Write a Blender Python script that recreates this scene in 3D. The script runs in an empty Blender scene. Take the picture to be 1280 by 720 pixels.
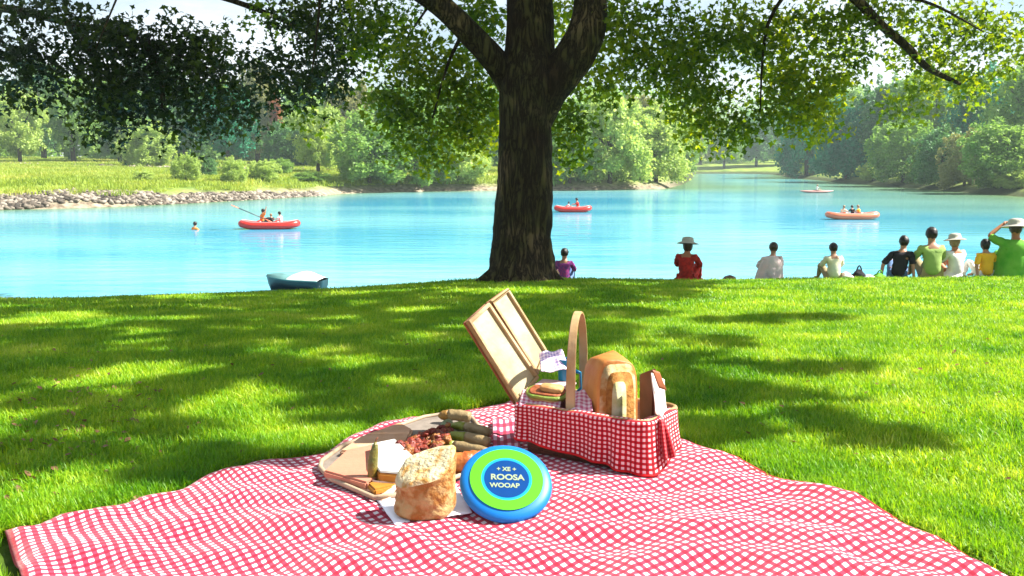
import bpy, bmesh, math, random
import numpy as np
from mathutils import Vector, Matrix, noise as mnoise

random.seed(7)
RNG = np.random.default_rng(11)
R = math.radians
scene = bpy.context.scene
HAZE = 0.0005
COL = scene.collection

# ------------------------------------------------------------------ camera
F = 1229.0
PITCH = math.atan(155 / F)
CAM = Vector((0, 0, 1.0))
FW = Vector((0, math.cos(PITCH), -math.sin(PITCH)))
UP = Vector((0, math.sin(PITCH), math.cos(PITCH)))
ZW = -1.6                                     # water level


def ray(px, py):
    return FW + Vector((1, 0, 0)) * ((px - 640) / F) + UP * (-(py - 360) / F)


def at_y(px, py, Y):
    d = ray(px, py)
    return CAM + d * (Y / d.y)


def at_z(px, py, z):
    d = ray(px, py)
    return CAM + d * ((z - CAM.z) / d.z)


def proj(p):
    v = Vector(p) - CAM
    w = v.dot(FW)
    return 640 + v.x / w * F, 360 - v.dot(UP) / w * F


cam_data = bpy.data.cameras.new("camera")
cam_data.sensor_width = 36
cam_data.lens = 36 * F / 1280
cam_data.clip_start = 0.05
cam_data.clip_end = 6000
cam = bpy.data.objects.new("camera", cam_data)
COL.objects.link(cam)
cam.location = CAM
cam.rotation_euler = (math.pi / 2 - PITCH, 0, 0)
scene.camera = cam

# ------------------------------------------------------------------ light
SUN = Vector((0.68, 0.07, 0.73)).normalized()   # towards the sun
elev = math.asin(SUN.z)
sun_data = bpy.data.lights.new("sun", 'SUN')
sun_data.energy = 5.0
sun_data.angle = R(0.55)
sun_data.color = (1.0, 0.95, 0.86)
sun = bpy.data.objects.new("sun", sun_data)
COL.objects.link(sun)
sun.rotation_euler = SUN.to_track_quat('Z', 'Y').to_euler()
sun.location = (30, 10, 40)

world = bpy.data.worlds.new("World")
scene.world = world
world.use_nodes = True
wn, wl = world.node_tree.nodes, world.node_tree.links
wn.clear()
w_out = wn.new('ShaderNodeOutputWorld')
w_bg = wn.new('ShaderNodeBackground')
w_bg.inputs['Strength'].default_value = 0.05
w_sky = wn.new('ShaderNodeTexSky')
w_sky.sky_type = 'NISHITA'
w_sky.sun_disc = False
w_sky.sun_elevation = elev
w_sky.sun_rotation = math.atan2(SUN.x, SUN.y)
w_sky.air_density = 1.0
w_sky.dust_density = 0.6
w_tc = wn.new('ShaderNodeTexCoord')
w_map = wn.new('ShaderNodeMapping')
w_map.inputs['Scale'].default_value = (1, 1, 3.0)
w_no = wn.new('ShaderNodeTexNoise')
w_no.inputs['Scale'].default_value = 2.6
w_no.inputs['Detail'].default_value = 7
w_no.inputs['Roughness'].default_value = 0.6
w_ramp = wn.new('ShaderNodeValToRGB')
w_ramp.color_ramp.elements[0].position = 0.40
w_ramp.color_ramp.elements[1].position = 0.60
w_ramp.color_ramp.elements[1].color = (0.85, 0.85, 0.85, 1)
w_mix = wn.new('ShaderNodeMixRGB')
w_mix.inputs['Color2'].default_value = (8.0, 8.3, 8.6, 1)
wl.new(w_tc.outputs['Generated'], w_map.inputs['Vector'])
wl.new(w_map.outputs['Vector'], w_no.inputs['Vector'])
wl.new(w_no.outputs['Fac'], w_ramp.inputs['Fac'])
wl.new(w_ramp.outputs['Color'], w_mix.inputs['Fac'])
wl.new(w_sky.outputs['Color'], w_mix.inputs['Color1'])
wl.new(w_mix.outputs['Color'], w_bg.inputs['Color'])
wl.new(w_bg.outputs['Background'], w_out.inputs['Surface'])

scene.view_settings.view_transform = 'Standard'
scene.view_settings.look = 'None'
scene.view_settings.gamma = 1
scene.view_settings.exposure = 1.72
scene.render.engine = 'CYCLES'
scene.cycles.use_denoising = True
scene.cycles.max_bounces = 8
scene.cycles.transparent_max_bounces = 12
scene.cycles.volume_bounces = 0

# ------------------------------------------------------------------ helpers


def tag(o, label=None, cat=None, group=None, kind=None):
    if label: o['label'] = label
    if cat: o['category'] = cat
    if group: o['group'] = group
    if kind: o['kind'] = kind
    return o


def empty(name, loc, label=None, cat=None, group=None, rz=0):
    o = bpy.data.objects.new(name, None)
    COL.objects.link(o)
    o.location = loc
    o.rotation_euler = (0, 0, rz)
    o.empty_display_size = 0.1
    return tag(o, label, cat, group)


def link(name, me, mat=None, parent=None, smooth=True):
    o = bpy.data.objects.new(name, me)
    COL.objects.link(o)
    if mat is not None:
        for m in (mat if isinstance(mat, (list, tuple)) else [mat]):
            me.materials.append(m)
    if parent is not None:
        o.parent = parent
    if smooth and len(me.polygons):
        me.polygons.foreach_set('use_smooth', [True] * len(me.polygons))
    return o


def copy_tree(o, parent=None):
    c = o.copy()
    COL.objects.link(c)
    c.parent = parent
    for ch in list(o.children):
        copy_tree(ch, c)
    return c


def np_mesh(name, verts, quads=None, tris=None):
    """fast mesh from numpy arrays"""
    me = bpy.data.meshes.new(name)
    verts = np.asarray(verts, np.float32)
    loops = []
    starts = []
    n = 0
    if quads is not None and len(quads):
        q = np.asarray(quads, np.int32)
        loops.append(q.ravel())
        starts.append(np.arange(len(q)) * 4)
        n = len(q) * 4
    if tris is not None and len(tris):
        t = np.asarray(tris, np.int32)
        loops.append(t.ravel())
        starts.append(n + np.arange(len(t)) * 3)
    loops = np.concatenate(loops)
    starts = np.concatenate(starts)
    me.vertices.add(len(verts))
    me.vertices.foreach_set('co', verts.ravel())
    me.loops.add(len(loops))
    me.loops.foreach_set('vertex_index', loops)
    me.polygons.add(len(starts))
    me.polygons.foreach_set('loop_start', starts.astype(np.int32))
    me.update(calc_edges=True)
    return me


class MB:
    """collects simple solids into one mesh"""

    def __init__(s):
        s.v = []; s.f = []

    def add(s, vs, fs, M=None):
        b = len(s.v)
        for v in vs:
            v = Vector(v)
            if M is not None: v = M @ v
            s.v.append(tuple(v))
        for f in fs:
            s.f.append(tuple(i + b for i in f))
        return s

    def box(s, c, d, M=None, rot=None):
        vs = [Vector((x * d[0] / 2, y * d[1] / 2, z * d[2] / 2)) for x in (-1, 1) for y in (-1, 1) for z in (-1, 1)]
        if rot is not None: vs = [rot @ v for v in vs]
        vs = [v + Vector(c) for v in vs]
        fs = [(0, 1, 3, 2), (4, 6, 7, 5), (0, 4, 5, 1), (2, 3, 7, 6), (0, 2, 6, 4), (1, 5, 7, 3)]
        return s.add(vs, fs, M)

    def tube(s, pts, rad, n=10, cap=True, flat=None, up=None):
        """sweep of a circle (or ellipse when flat=(a,b)) along pts"""
        pts = [Vector(p) for p in pts]
        if not hasattr(rad, '__len__'): rad = [rad] * len(pts)
        b = len(s.v)
        prev = Vector(up) if up is not None else None
        for i, p in enumerate(pts):
            t = (pts[min(i + 1, len(pts) - 1)] - pts[max(i - 1, 0)]).normalized()
            if prev is None:
                prev = Vector((0, 0, 1)) if abs(t.z) < 0.9 else Vector((1, 0, 0))
            a = (prev - t * prev.dot(t)).normalized()
            prev = a
            c = t.cross(a)
            for k in range(n):
                th = 2 * math.pi * k / n
                ca, sa = math.cos(th), math.sin(th)
                if flat: ca *= flat[0]; sa *= flat[1]
                s.v.append(tuple(p + (a * ca + c * sa) * rad[i]))
        for i in range(len(pts) - 1):
            for k in range(n):
                a0 = b + i * n + k; a1 = b + i * n + (k + 1) % n
                s.f.append((a0, a1, a1 + n, a0 + n))
        if cap:
            s.f.append(tuple(b + k for k in range(n))[::-1])
            e = b + (len(pts) - 1) * n
            s.f.append(tuple(e + k for k in range(n)))
        return s

    def lathe(s, prof, n=32, M=None):
        vs = []; fs = []
        for r, z in prof:
            for k in range(n):
                th = 2 * math.pi * k / n
                vs.append((r * math.cos(th), r * math.sin(th), z))
        m = len(prof)
        for i in range(m - 1):
            for k in range(n):
                a0 = i * n + k; a1 = i * n + (k + 1) % n
                fs.append((a0, a1, a1 + n, a0 + n))
        fs.append(tuple(range(n))[::-1])
        fs.append(tuple((m - 1) * n + k for k in range(n)))
        return s.add(vs, fs, M)

    def ball(s, c, r, seg=12, ring=8, M=None, jit=0, seed=0, rot=None):
        vs = []; fs = []
        if not hasattr(r, '__len__'): r = (r, r, r)
        for i in range(ring + 1):
            ph = math.pi * i / ring
            for k in range(seg):
                th = 2 * math.pi * k / seg
                v = Vector((math.sin(ph) * math.cos(th), math.sin(ph) * math.sin(th), math.cos(ph)))
                q = 1 + (jit * mnoise.noise(v * 1.7 + Vector((seed * 7.3, seed, 0))) if jit else 0)
                v = Vector((v.x * r[0] * q, v.y * r[1] * q, v.z * r[2] * q))
                if rot is not None: v = rot @ v
                vs.append(v + Vector(c))
        for i in range(ring):
            for k in range(seg):
                a0 = i * seg + k; a1 = i * seg + (k + 1) % seg
                fs.append((a0, a0 + seg, a1 + seg, a1))
        return s.add(vs, fs, M)

    def build(s, name, mat=None, parent=None, smooth=True, bevel=0, sub=0, merge=True):
        me = bpy.data.meshes.new(name)
        me.from_pydata(s.v, [], s.f)
        bm = bmesh.new(); bm.from_mesh(me)
        if merge:
            bmesh.ops.remove_doubles(bm, verts=bm.verts, dist=1e-5)
        bmesh.ops.recalc_face_normals(bm, faces=bm.faces)
        if bevel:
            bmesh.ops.bevel(bm, geom=[e for e in bm.edges if len(e.link_faces) == 2 and e.calc_face_angle(0) > R(35)],
                            offset=bevel, segments=2, affect='EDGES', clamp_overlap=True)
        bm.to_mesh(me); bm.free()
        o = link(name, me, mat, parent, smooth)
        if smooth and bevel:
            try: me.set_sharp_from_angle(angle=R(40))
            except Exception: pass
        if sub:
            m = o.modifiers.new('s', 'SUBSURF'); m.levels = sub; m.render_levels = sub
        return o


def skin(name, joints, edges, mat, parent=None, sub=2, wrinkle=0.0):
    """continuous surface grown over a skeleton: joints = {key:(pos, (rx, ry))}"""
    keys = list(joints)
    me = bpy.data.meshes.new(name)
    me.from_pydata([joints[k][0] for k in keys], [(keys.index(a), keys.index(b)) for a, b in edges], [])
    o = bpy.data.objects.new(name, me)
    COL.objects.link(o)
    m = o.modifiers.new('skin', 'SKIN')
    if not me.skin_vertices: me.skin_vertices.new()
    sv = me.skin_vertices[0].data
    for i, k in enumerate(keys):
        r = joints[k][1]
        sv[i].radius = r if hasattr(r, '__len__') else (r, r)
        sv[i].use_root = (i == 0)
    m.use_smooth_shade = True
    m.branch_smoothing = 0.3
    ss = o.modifiers.new('ss', 'SUBSURF'); ss.levels = sub; ss.render_levels = sub
    dg = bpy.context.evaluated_depsgraph_get()
    new = bpy.data.meshes.new_from_object(o.evaluated_get(dg))
    bpy.data.objects.remove(o)
    bpy.data.meshes.remove(me)
    new.name = name
    if wrinkle:
        co = [v.co + v.normal * wrinkle * (mnoise.noise(Vector((v.co.x * 13, v.co.y * 13, v.co.z * 22))) + .6 * mnoise.noise(v.co * 37)) for v in new.vertices]
        for v, c in zip(new.vertices, co): v.co = c
    return link(name, new, mat, parent)


# ------------------------------------------------------------------ materials
def mat_new(name):
    m = bpy.data.materials.new(name)
    m.use_nodes = True
    nt = m.node_tree
    return m, nt.nodes, nt.links, nt.nodes['Principled BSDF']


def simple(name, col, rough=0.6, spec=0.3, var=0.0, scale=12.0, bump=0.0, bscale=60.0, col2=None, metal=0.0, detail=5.0, sss=0.0, stretch=None, lo=0.35, hi=0.65, ks=0.60):
    """noise-varied principled material"""
    col = tuple(c * ks for c in col)
    if col2: col2 = tuple(c * ks for c in col2)
    m, n, l, b = mat_new(name)
    b.inputs['Roughness'].default_value = rough
    b.inputs['Specular IOR Level'].default_value = spec
    b.inputs['Metallic'].default_value = metal
    if sss:
        b.inputs['Subsurface Weight'].default_value = sss
        b.inputs['Subsurface Radius'].default_value = (0.01, 0.005, 0.003)
    tc = n.new('ShaderNodeTexCoord')
    mp = n.new('ShaderNodeMapping')
    l.new(tc.outputs['Object'], mp.inputs['Vector'])
    if stretch: mp.inputs['Scale'].default_value = stretch
    if var or col2:
        t = n.new('ShaderNodeTexNoise')
        t.inputs['Scale'].default_value = scale
        t.inputs['Detail'].default_value = detail
        l.new(mp.outputs['Vector'], t.inputs['Vector'])
        r = n.new('ShaderNodeValToRGB')
        c2 = col2 or tuple(c * (1 - var) for c in col)
        r.color_ramp.elements[0].position = lo
        r.color_ramp.elements[1].position = hi
        r.color_ramp.elements[0].color = (*c2, 1)
        r.color_ramp.elements[1].color = (*col, 1)
        l.new(t.outputs['Fac'], r.inputs['Fac'])
        l.new(r.outputs['Color'], b.inputs['Base Color'])
    else:
        b.inputs['Base Color'].default_value = (*col, 1)
    if bump:
        t2 = n.new('ShaderNodeTexNoise')
        t2.inputs['Scale'].default_value = bscale
        t2.inputs['Detail'].default_value = 6
        l.new(mp.outputs['Vector'], t2.inputs['Vector'])
        bp = n.new('ShaderNodeBump')
        bp.inputs['Strength'].default_value = bump
        bp.inputs['Distance'].default_value = 0.01
        l.new(t2.outputs['Fac'], bp.inputs['Height'])
        l.new(bp.outputs['Normal'], b.inputs['Normal'])
    return m


def leaf_mat(name, c1, c2, c3=None, trans=0.45, nscale=0.6, tcol=None):
    """leaf: diffuse + translucent, colour varies per leaf and in patches"""
    m, n, l, b = mat_new(name)
    out = n['Material Output']
    g = n.new('ShaderNodeNewGeometry')
    r = n.new('ShaderNodeValToRGB')
    r.color_ramp.elements[0].color = (*c1, 1)
    r.color_ramp.elements[1].color = (*c2, 1)
    if c3:
        e = r.color_ramp.elements.new(0.5); e.color = (*c3, 1)
    t = n.new('ShaderNodeTexNoise')
    t.inputs['Scale'].default_value = nscale
    t.inputs['Detail'].default_value = 2
    l.new(g.outputs['Position'], t.inputs['Vector'])
    mx = n.new('ShaderNodeMath'); mx.operation = 'MULTIPLY_ADD'
    mx.inputs[1].default_value = 0.55
    l.new(g.outputs['Random Per Island'], mx.inputs[0])
    m2 = n.new('ShaderNodeMath'); m2.operation = 'MULTIPLY_ADD'
    m2.inputs[1].default_value = 1.6; m2.inputs[2].default_value = -0.58
    l.new(t.outputs['Fac'], m2.inputs[0])
    l.new(m2.outputs[0], mx.inputs[2])
    l.new(mx.outputs[0], r.inputs['Fac'])
    l.new(r.outputs['Color'], b.inputs['Base Color'])
    b.inputs['Roughness'].default_value = 0.5
    b.inputs['Specular IOR Level'].default_value = 0.25
    tr = n.new('ShaderNodeBsdfTranslucent')
    hs = n.new('ShaderNodeMixRGB'); hs.blend_type = 'MULTIPLY'; hs.inputs['Fac'].default_value = 1
    hs.inputs['Color2'].default_value = (*(tcol or (1.7, 1.5, 0.6)), 1)
    l.new(r.outputs['Color'], hs.inputs['Color1'])
    l.new(hs.outputs['Color'], tr.inputs['Color'])
    ms = n.new('ShaderNodeMixShader'); ms.inputs['Fac'].default_value = trans
    l.new(b.outputs[0], ms.inputs[1]); l.new(tr.outputs[0], ms.inputs[2])
    l.new(ms.outputs[0], out.inputs['Surface'])
    return m


def gingham(name, period, red=(0.24, 0.0005, 0.018), pink=(0.36, 0.022, 0.055), white=(0.60, 0.565, 0.58), hem=None, size=None, jit=0.12, trim=(0.32, 0.004, 0.012)):
    """woven check in UV metres"""
    m, n, l, b = mat_new(name)
    uv = n.new('ShaderNodeUVMap')
    sep = n.new('ShaderNodeSeparateXYZ')
    # slight irregular weave
    no = n.new('ShaderNodeTexNoise'); no.inputs['Scale'].default_value = 14; no.inputs['Detail'].default_value = 3
    l.new(uv.outputs['UV'], no.inputs['Vector'])
    ma = n.new('ShaderNodeVectorMath'); ma.operation = 'MULTIPLY_ADD'
    ma.inputs[1].default_value = (period * jit * 2,) * 3
    l.new(no.outputs['Color'], ma.inputs[0]); l.new(uv.outputs['UV'], ma.inputs[2])
    l.new(ma.outputs[0], sep.inputs[0])

    def math_(op, a, bb=None, c=None):
        x = n.new('ShaderNodeMath'); x.operation = op
        for i, q in enumerate((a, bb, c)):
            if q is None: continue
            if isinstance(q, (int, float)): x.inputs[i].default_value = q
            else: l.new(q, x.inputs[i])
        return x.outputs[0]

    def stripe(ch):
        f = math_('FRACT', math_('DIVIDE', sep.outputs[ch], period))
        tri = math_('ABSOLUTE', math_('SUBTRACT', f, 0.5))          # 0..0.5
        s = n.new('ShaderNodeMapRange'); s.interpolation_type = 'SMOOTHSTEP'
        s.inputs['From Min'].default_value = 0.22; s.inputs['From Max'].default_value = 0.28
        l.new(tri, s.inputs['Value'])
        return s.outputs[0]
    sx, sy = stripe('X'), stripe('Y')
    m1 = n.new('ShaderNodeMixRGB'); l.new(sx, m1.inputs['Fac'])
    m1.inputs['Color1'].default_value = (*white, 1); m1.inputs['Color2'].default_value = (*pink, 1)
    m2 = n.new('ShaderNodeMixRGB'); l.new(sx, m2.inputs['Fac'])
    m2.inputs['Color1'].default_value = (*pink, 1); m2.inputs['Color2'].default_value = (*red, 1)
    m3 = n.new('ShaderNodeMixRGB'); l.new(sy, m3.inputs['Fac'])
    l.new(m1.outputs[0], m3.inputs['Color1']); l.new(m2.outputs[0], m3.inputs['Color2'])
    col = m3.outputs[0]
    if hem:
        s0 = n.new('ShaderNodeSeparateXYZ'); l.new(uv.outputs['UV'], s0.inputs[0])
        ex = math_('SUBTRACT', size[0] / 2, math_('ABSOLUTE', math_('SUBTRACT', s0.outputs['X'], size[0] / 2)))
        ey = math_('SUBTRACT', size[1] / 2, math_('ABSOLUTE', math_('SUBTRACT', s0.outputs['Y'], size[1] / 2)))
        e = math_('LESS_THAN', math_('MINIMUM', ex, ey), hem)
        m4 = n.new('ShaderNodeMixRGB'); l.new(e, m4.inputs['Fac']); l.new(col, m4.inputs['Color1'])
        m4.inputs['Color2'].default_value = (*trim, 1)
        col = m4.outputs[0]
    l.new(col, b.inputs['Base Color'])
    b.inputs['Roughness'].default_value = 0.85
    b.inputs['Specular IOR Level'].default_value = 0.15
    b.inputs['Sheen Weight'].default_value = 0.15
    # thread bump
    w = n.new('ShaderNodeTexNoise'); w.inputs['Scale'].default_value = 420; w.inputs['Detail'].default_value = 2
    l.new(uv.outputs['UV'], w.inputs['Vector'])
    w2 = n.new('ShaderNodeTexNoise'); w2.inputs['Scale'].default_value = 26; w2.inputs['Detail'].default_value = 4
    l.new(uv.outputs['UV'], w2.inputs['Vector'])
    ad = math_('MULTIPLY_ADD', w.outputs['Fac'], 0.12, w2.outputs['Fac'])
    bp = n.new('ShaderNodeBump'); bp.inputs['Strength'].default_value = 0.6; bp.inputs['Distance'].default_value = 0.008
    l.new(ad, bp.inputs['Height']); l.new(bp.outputs['Normal'], b.inputs['Normal'])
    return m


def wicker(name, c1, c2, scale=90):
    m, n, l, b = mat_new(name)
    tc = n.new('ShaderNodeTexCoord')
    br = n.new('ShaderNodeTexBrick')
    br.inputs['Scale'].default_value = scale
    br.inputs['Color1'].default_value = (*c1, 1); br.inputs['Color2'].default_value = (*c2, 1)
    br.inputs['Mortar'].default_value = (c2[0] * .3, c2[1] * .3, c2[2] * .3, 1)
    br.inputs['Mortar Size'].default_value = 0.03
    br.inputs['Brick Width'].default_value = 1.0; br.inputs['Row Height'].default_value = 0.45
    mp = n.new('ShaderNodeMapping'); mp.inputs['Rotation'].default_value = (R(90), 0, 0)
    l.new(tc.outputs['Object'], mp.inputs['Vector']); l.new(mp.outputs['Vector'], br.inputs['Vector'])
    l.new(br.outputs['Color'], b.inputs['Base Color'])
    bp = n.new('ShaderNodeBump'); bp.inputs['Strength'].default_value = 0.7; bp.inputs['Distance'].default_value = 0.006
    bp.invert = True
    l.new(br.outputs['Fac'], bp.inputs['Height']); l.new(bp.outputs['Normal'], b.inputs['Normal'])
    b.inputs['Roughness'].default_value = 0.55
    return m


# ------------------------------------------------------------------ terrain
SH = [(0, 381), (200, 375), (330, 370), (450, 365), (520, 358), (600, 353), (700, 352), (850, 354), (1000, 352), (1280, 350)]
CRY = 13.6


def crest_z(x):
    px = 640 + x / CRY * F
    xs = [a for a, _ in SH]; ys = [b for _, b in SH]
    py = np.interp(px, xs, ys)
    return 1 - CRY * (py - 205) / F


# river outline (x, y), world metres
RIVER = [(-400, 18.6), (-8, 18.6), (-3, 18.9), (4, 19.0), (12, 19.2), (30, 19.5), (46, 21), (47, 40), (42, 62), (40.6, 78), (42, 98), (44, 118), (48, 150), (53, 188), (66, 250), (62, 268), (50, 268), (44, 240)]
for px, py in [(866, 222), (862, 226), (852, 231), (830, 236), (760, 237.5), (690, 238), (600, 238.5), (500, 240), (430, 242), (395, 245), (330, 249), (200, 256), (100, 260), (0, 262.5), (-160, 268)]:
    q = at_z(px, py, ZW); RIVER.append((q.x, q.y))
RIVER += [(-70, 44), (-130, 40), (-400, 40)]
RP = np.array(RIVER)


def river_sd(x, y):
    """signed distance to the shore, negative inside the river"""
    x = np.asarray(x, float); y = np.asarray(y, float)
    d = np.full(x.shape, 1e9)
    inside = np.zeros(x.shape, bool)
    n = len(RP)
    for i in range(n):
        ax, ay = RP[i]; bx, by = RP[(i + 1) % n]
        ex, ey = bx - ax, by - ay
        t = np.clip(((x - ax) * ex + (y - ay) * ey) / (ex * ex + ey * ey), 0, 1)
        d = np.minimum(d, np.hypot(x - ax - t * ex, y - ay - t * ey))
        c = ((ay > y) != (by > y))
        with np.errstate(divide='ignore', invalid='ignore'):
            xi = (bx - ax) * (y - ay) / (by - ay + 1e-12) + ax
        inside ^= c & (x < xi)
    return np.where(inside, -d, d)


def wob(x, y, s, k=0.0):
    return (np.sin(x * s + 1.3 + k) * np.cos(y * s * 1.17 + .4 + k) + .5 * np.sin(x * s * 2.3 + y * s * 1.9 + k) + .3 * np.cos(x * s * 4.1 - y * s * 3.7 + k)) / 1.8


def lawn_z(x, y):
    x = np.asarray(x, float); y = np.asarray(y, float)
    zc = crest_z(x)
    t = np.clip((y - 4.6) / (CRY - 4.6), 0, 1)
    s = t ** 1.35
    z = zc * s
    over = np.clip(y - CRY, 0, None)
    zb = zc - 0.15 * over - 0.035 * over ** 2
    z = np.where(y > CRY, zb, z)
    z = z + 0.02 * wob(x, y, 1.1) * np.clip((y - 4.2) / 2, 0, 1)
    return z


def terrain_z(x, y):
    x = np.asarray(x, float); y = np.asarray(y, float)
    sd = river_sd(x, y)
    # river bed
    bed = ZW - np.clip(-sd * 0.35, 0, 1.6)
    near = y < 30
    lz = lawn_z(x, np.minimum(y, 30))
    lz = np.maximum(lz, ZW - 0.02) * 1.0
    edge = ZW + sd * 0.9
    nz = np.where(near, np.minimum(lz, edge + 0.05), 0)
    # far banks
    b = 1.25 * (1 - np.exp(-np.clip(sd, 0, None) / 1.7))
    rise = np.clip((sd - 4) * 0.026, 0, 2.7)
    fz = ZW + b + rise + 0.12 * wob(x, y, 0.25) * np.clip(sd / 6, 0, 1)
    fz = np.where(x > 20, ZW + 1.0 * (1 - np.exp(-np.clip(sd, 0, None) / 2.0)) + np.clip((sd - 2) * 0.05, 0, 6), fz)
    land = np.where(near, nz, fz)
    return np.where(sd < 0, bed, land)


def gz(x, y):
    return float(terrain_z(np.array([x]), np.array([y]))[0])


def axis(parts):
    out = []
    for a, b, s in parts:
        out += list(np.arange(a, b, s))
    out.append(parts[-1][1])
    return np.array(out)


xs = axis([(-900, -130, 40), (-130, -60, 4), (-60, -16, .8), (-16, 16, .22), (16, 60, .8), (60, 130, 4), (130, 900, 40)])
ys = axis([(-60, -4, 4), (-4, 21, .2), (21, 130, .8), (130, 290, 3), (290, 2400, 60)])
GX, GY = np.meshgrid(xs, ys)
GZ = terrain_z(GX.ravel(), GY.ravel())
V = np.stack([GX.ravel(), GY.ravel(), GZ], 1)
nx, ny = len(xs), len(ys)
I = (np.arange(ny - 1)[:, None] * nx + np.arange(nx - 1)[None]).ravel()
Q = np.stack([I, I + 1, I + 1 + nx, I + nx], 1)
g_me = np_mesh('ground', V, Q)

# ground material: lawn soil near, meadow and mud/gravel on the far bank
gm, n, l, b = mat_new('ground')
geo = n.new('ShaderNodeNewGeometry')
sepg = n.new('ShaderNodeSeparateXYZ'); l.new(geo.outputs['Position'], sepg.inputs[0])


def nz_(scale, det=5):
    t = n.new('ShaderNodeTexNoise'); t.inputs['Scale'].default_value = scale; t.inputs['Detail'].default_value = det
    l.new(geo.outputs['Position'], t.inputs['Vector']); return t.outputs['Fac']


def ramp_(fac, stops):
    r = n.new('ShaderNodeValToRGB')
    while len(r.color_ramp.elements) < len(stops): r.color_ramp.elements.new(0.5)
    for e, (p, c) in zip(r.color_ramp.elements, stops):
        e.position = p; e.color = (*c, 1)
    l.new(fac, r.inputs['Fac']); return r.outputs['Color']


def mixc(fac, a, bb):
    m = n.new('ShaderNodeMixRGB'); l.new(fac, m.inputs['Fac']); l.new(a, m.inputs['Color1']); l.new(bb, m.inputs['Color2']); return m.outputs[0]


def mrange(v, a, bb):
    m = n.new('ShaderNodeMapRange'); m.inputs['From Min'].default_value = a; m.inputs['From Max'].default_value = bb
    l.new(v, m.inputs['Value']); return m.outputs[0]


soil = ramp_(nz_(9), [(0.3, (0.030, 0.060, 0.006)), (0.7, (0.075, 0.13, 0.012))])
mead = ramp_(nz_(0.35, 8), [(0.3, (0.10, 0.17, 0.03)), (0.55, (0.20, 0.27, 0.045)), (0.75, (0.26, 0.27, 0.07))])
mudl = ramp_(nz_(2.5, 8), [(0.3, (0.10, 0.075, 0.05)), (0.6, (0.30, 0.25, 0.18)), (0.8, (0.42, 0.37, 0.29))])
mudr = ramp_(nz_(2.5, 8), [(0.3, (0.03, 0.04, 0.015)), (0.7, (0.07, 0.085, 0.03))])
mud = mixc(mrange(sepg.outputs['X'], 16, 22), mudl, mudr)
far = mixc(mrange(sepg.outputs['Y'], 29, 31), soil, mead)
add = n.new('ShaderNodeMath'); add.operation = 'MULTIPLY_ADD'; add.inputs[1].default_value = 0.5
l.new(nz_(0.8, 4), add.inputs[0]); l.new(sepg.outputs['Z'], add.inputs[2])
alt = mrange(add.outputs[0], ZW + 0.55, ZW + 1.15)
l.new(mixc(alt, mud, far), b.inputs['Base Color'])
b.inputs['Roughness'].default_value = 0.95
b.inputs['Specular IOR Level'].default_value = 0.1
bp = n.new('ShaderNodeBump'); bp.inputs['Strength'].default_value = 0.8; bp.inputs['Distance'].default_value = 0.15
l.new(nz_(3.0, 8), bp.inputs['Height']); l.new(bp.outputs['Normal'], b.inputs['Normal'])
tag(link('ground', g_me, gm), kind='structure')

# water
wm, n, l, b = mat_new('water')
out = n['Material Output']
geo = n.new('ShaderNodeNewGeometry')
mp = n.new('ShaderNodeMapping'); mp.inputs['Scale'].default_value = (0.35, 1.0, 1)
l.new(geo.outputs['Position'], mp.inputs['Vector'])
t1 = n.new('ShaderNodeTexNoise'); t1.inputs['Scale'].default_value = 1.3; t1.inputs['Detail'].default_value = 5
t2 = n.new('ShaderNodeTexNoise'); t2.inputs['Scale'].default_value = 0.08; t2.inputs['Detail'].default_value = 3
l.new(mp.outputs['Vector'], t1.inputs['Vector']); l.new(mp.outputs['Vector'], t2.inputs['Vector'])
bp = n.new('ShaderNodeBump'); bp.inputs['Strength'].default_value = 0.24; bp.inputs['Distance'].default_value = 0.13
l.new(t1.outputs['Fac'], bp.inputs['Height'])
r = n.new('ShaderNodeValToRGB')
r.color_ramp.elements[0].position = 0.38; r.color_ramp.elements[0].color = (0.035, 0.27, 0.42, 1)
r.color_ramp.elements[1].position = 0.62; r.color_ramp.elements[1].color = (0.15, 0.44, 0.53, 1)
l.new(t2.outputs['Fac'], r.inputs['Fac'])
at_ = n.new('ShaderNodeAttribute'); at_.attribute_name = 'shallow_reflect'
mxs = n.new('ShaderNodeMixRGB'); mxs.inputs['Color2'].default_value = (.10, .17, .07, 1)  # olive: shallows plus tree reflections painted into the water colour
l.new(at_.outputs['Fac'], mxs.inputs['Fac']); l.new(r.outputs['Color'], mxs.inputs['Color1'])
df = n.new('ShaderNodeBsdfDiffuse'); l.new(mxs.outputs[0], df.inputs['Color']); l.new(bp.outputs['Normal'], df.inputs['Normal'])
gl = n.new('ShaderNodeBsdfGlossy'); gl.inputs['Roughness'].default_value = 0.07; gl.inputs['Color'].default_value = (0.9, 1, 1, 1)
l.new(bp.outputs['Normal'], gl.inputs['Normal'])
lw = n.new('ShaderNodeFresnel'); lw.inputs['IOR'].default_value = 1.3
l.new(bp.outputs['Normal'], lw.inputs['Normal'])
mul = n.new('ShaderNodeMath'); mul.operation = 'MULTIPLY'; mul.inputs[1].default_value = 0.80; mul.use_clamp = True
l.new(lw.outputs[0], mul.inputs[0])
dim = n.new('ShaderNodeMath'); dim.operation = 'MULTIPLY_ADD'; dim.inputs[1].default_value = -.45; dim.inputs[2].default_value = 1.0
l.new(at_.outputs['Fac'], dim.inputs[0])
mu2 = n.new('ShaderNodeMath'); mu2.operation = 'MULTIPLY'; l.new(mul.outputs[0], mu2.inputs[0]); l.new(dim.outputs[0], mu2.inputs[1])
ms = n.new('ShaderNodeMixShader'); l.new(mu2.outputs[0], ms.inputs['Fac'])
l.new(df.outputs[0], ms.inputs[1]); l.new(gl.outputs[0], ms.inputs[2]); l.new(ms.outputs[0], out.inputs['Surface'])
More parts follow.
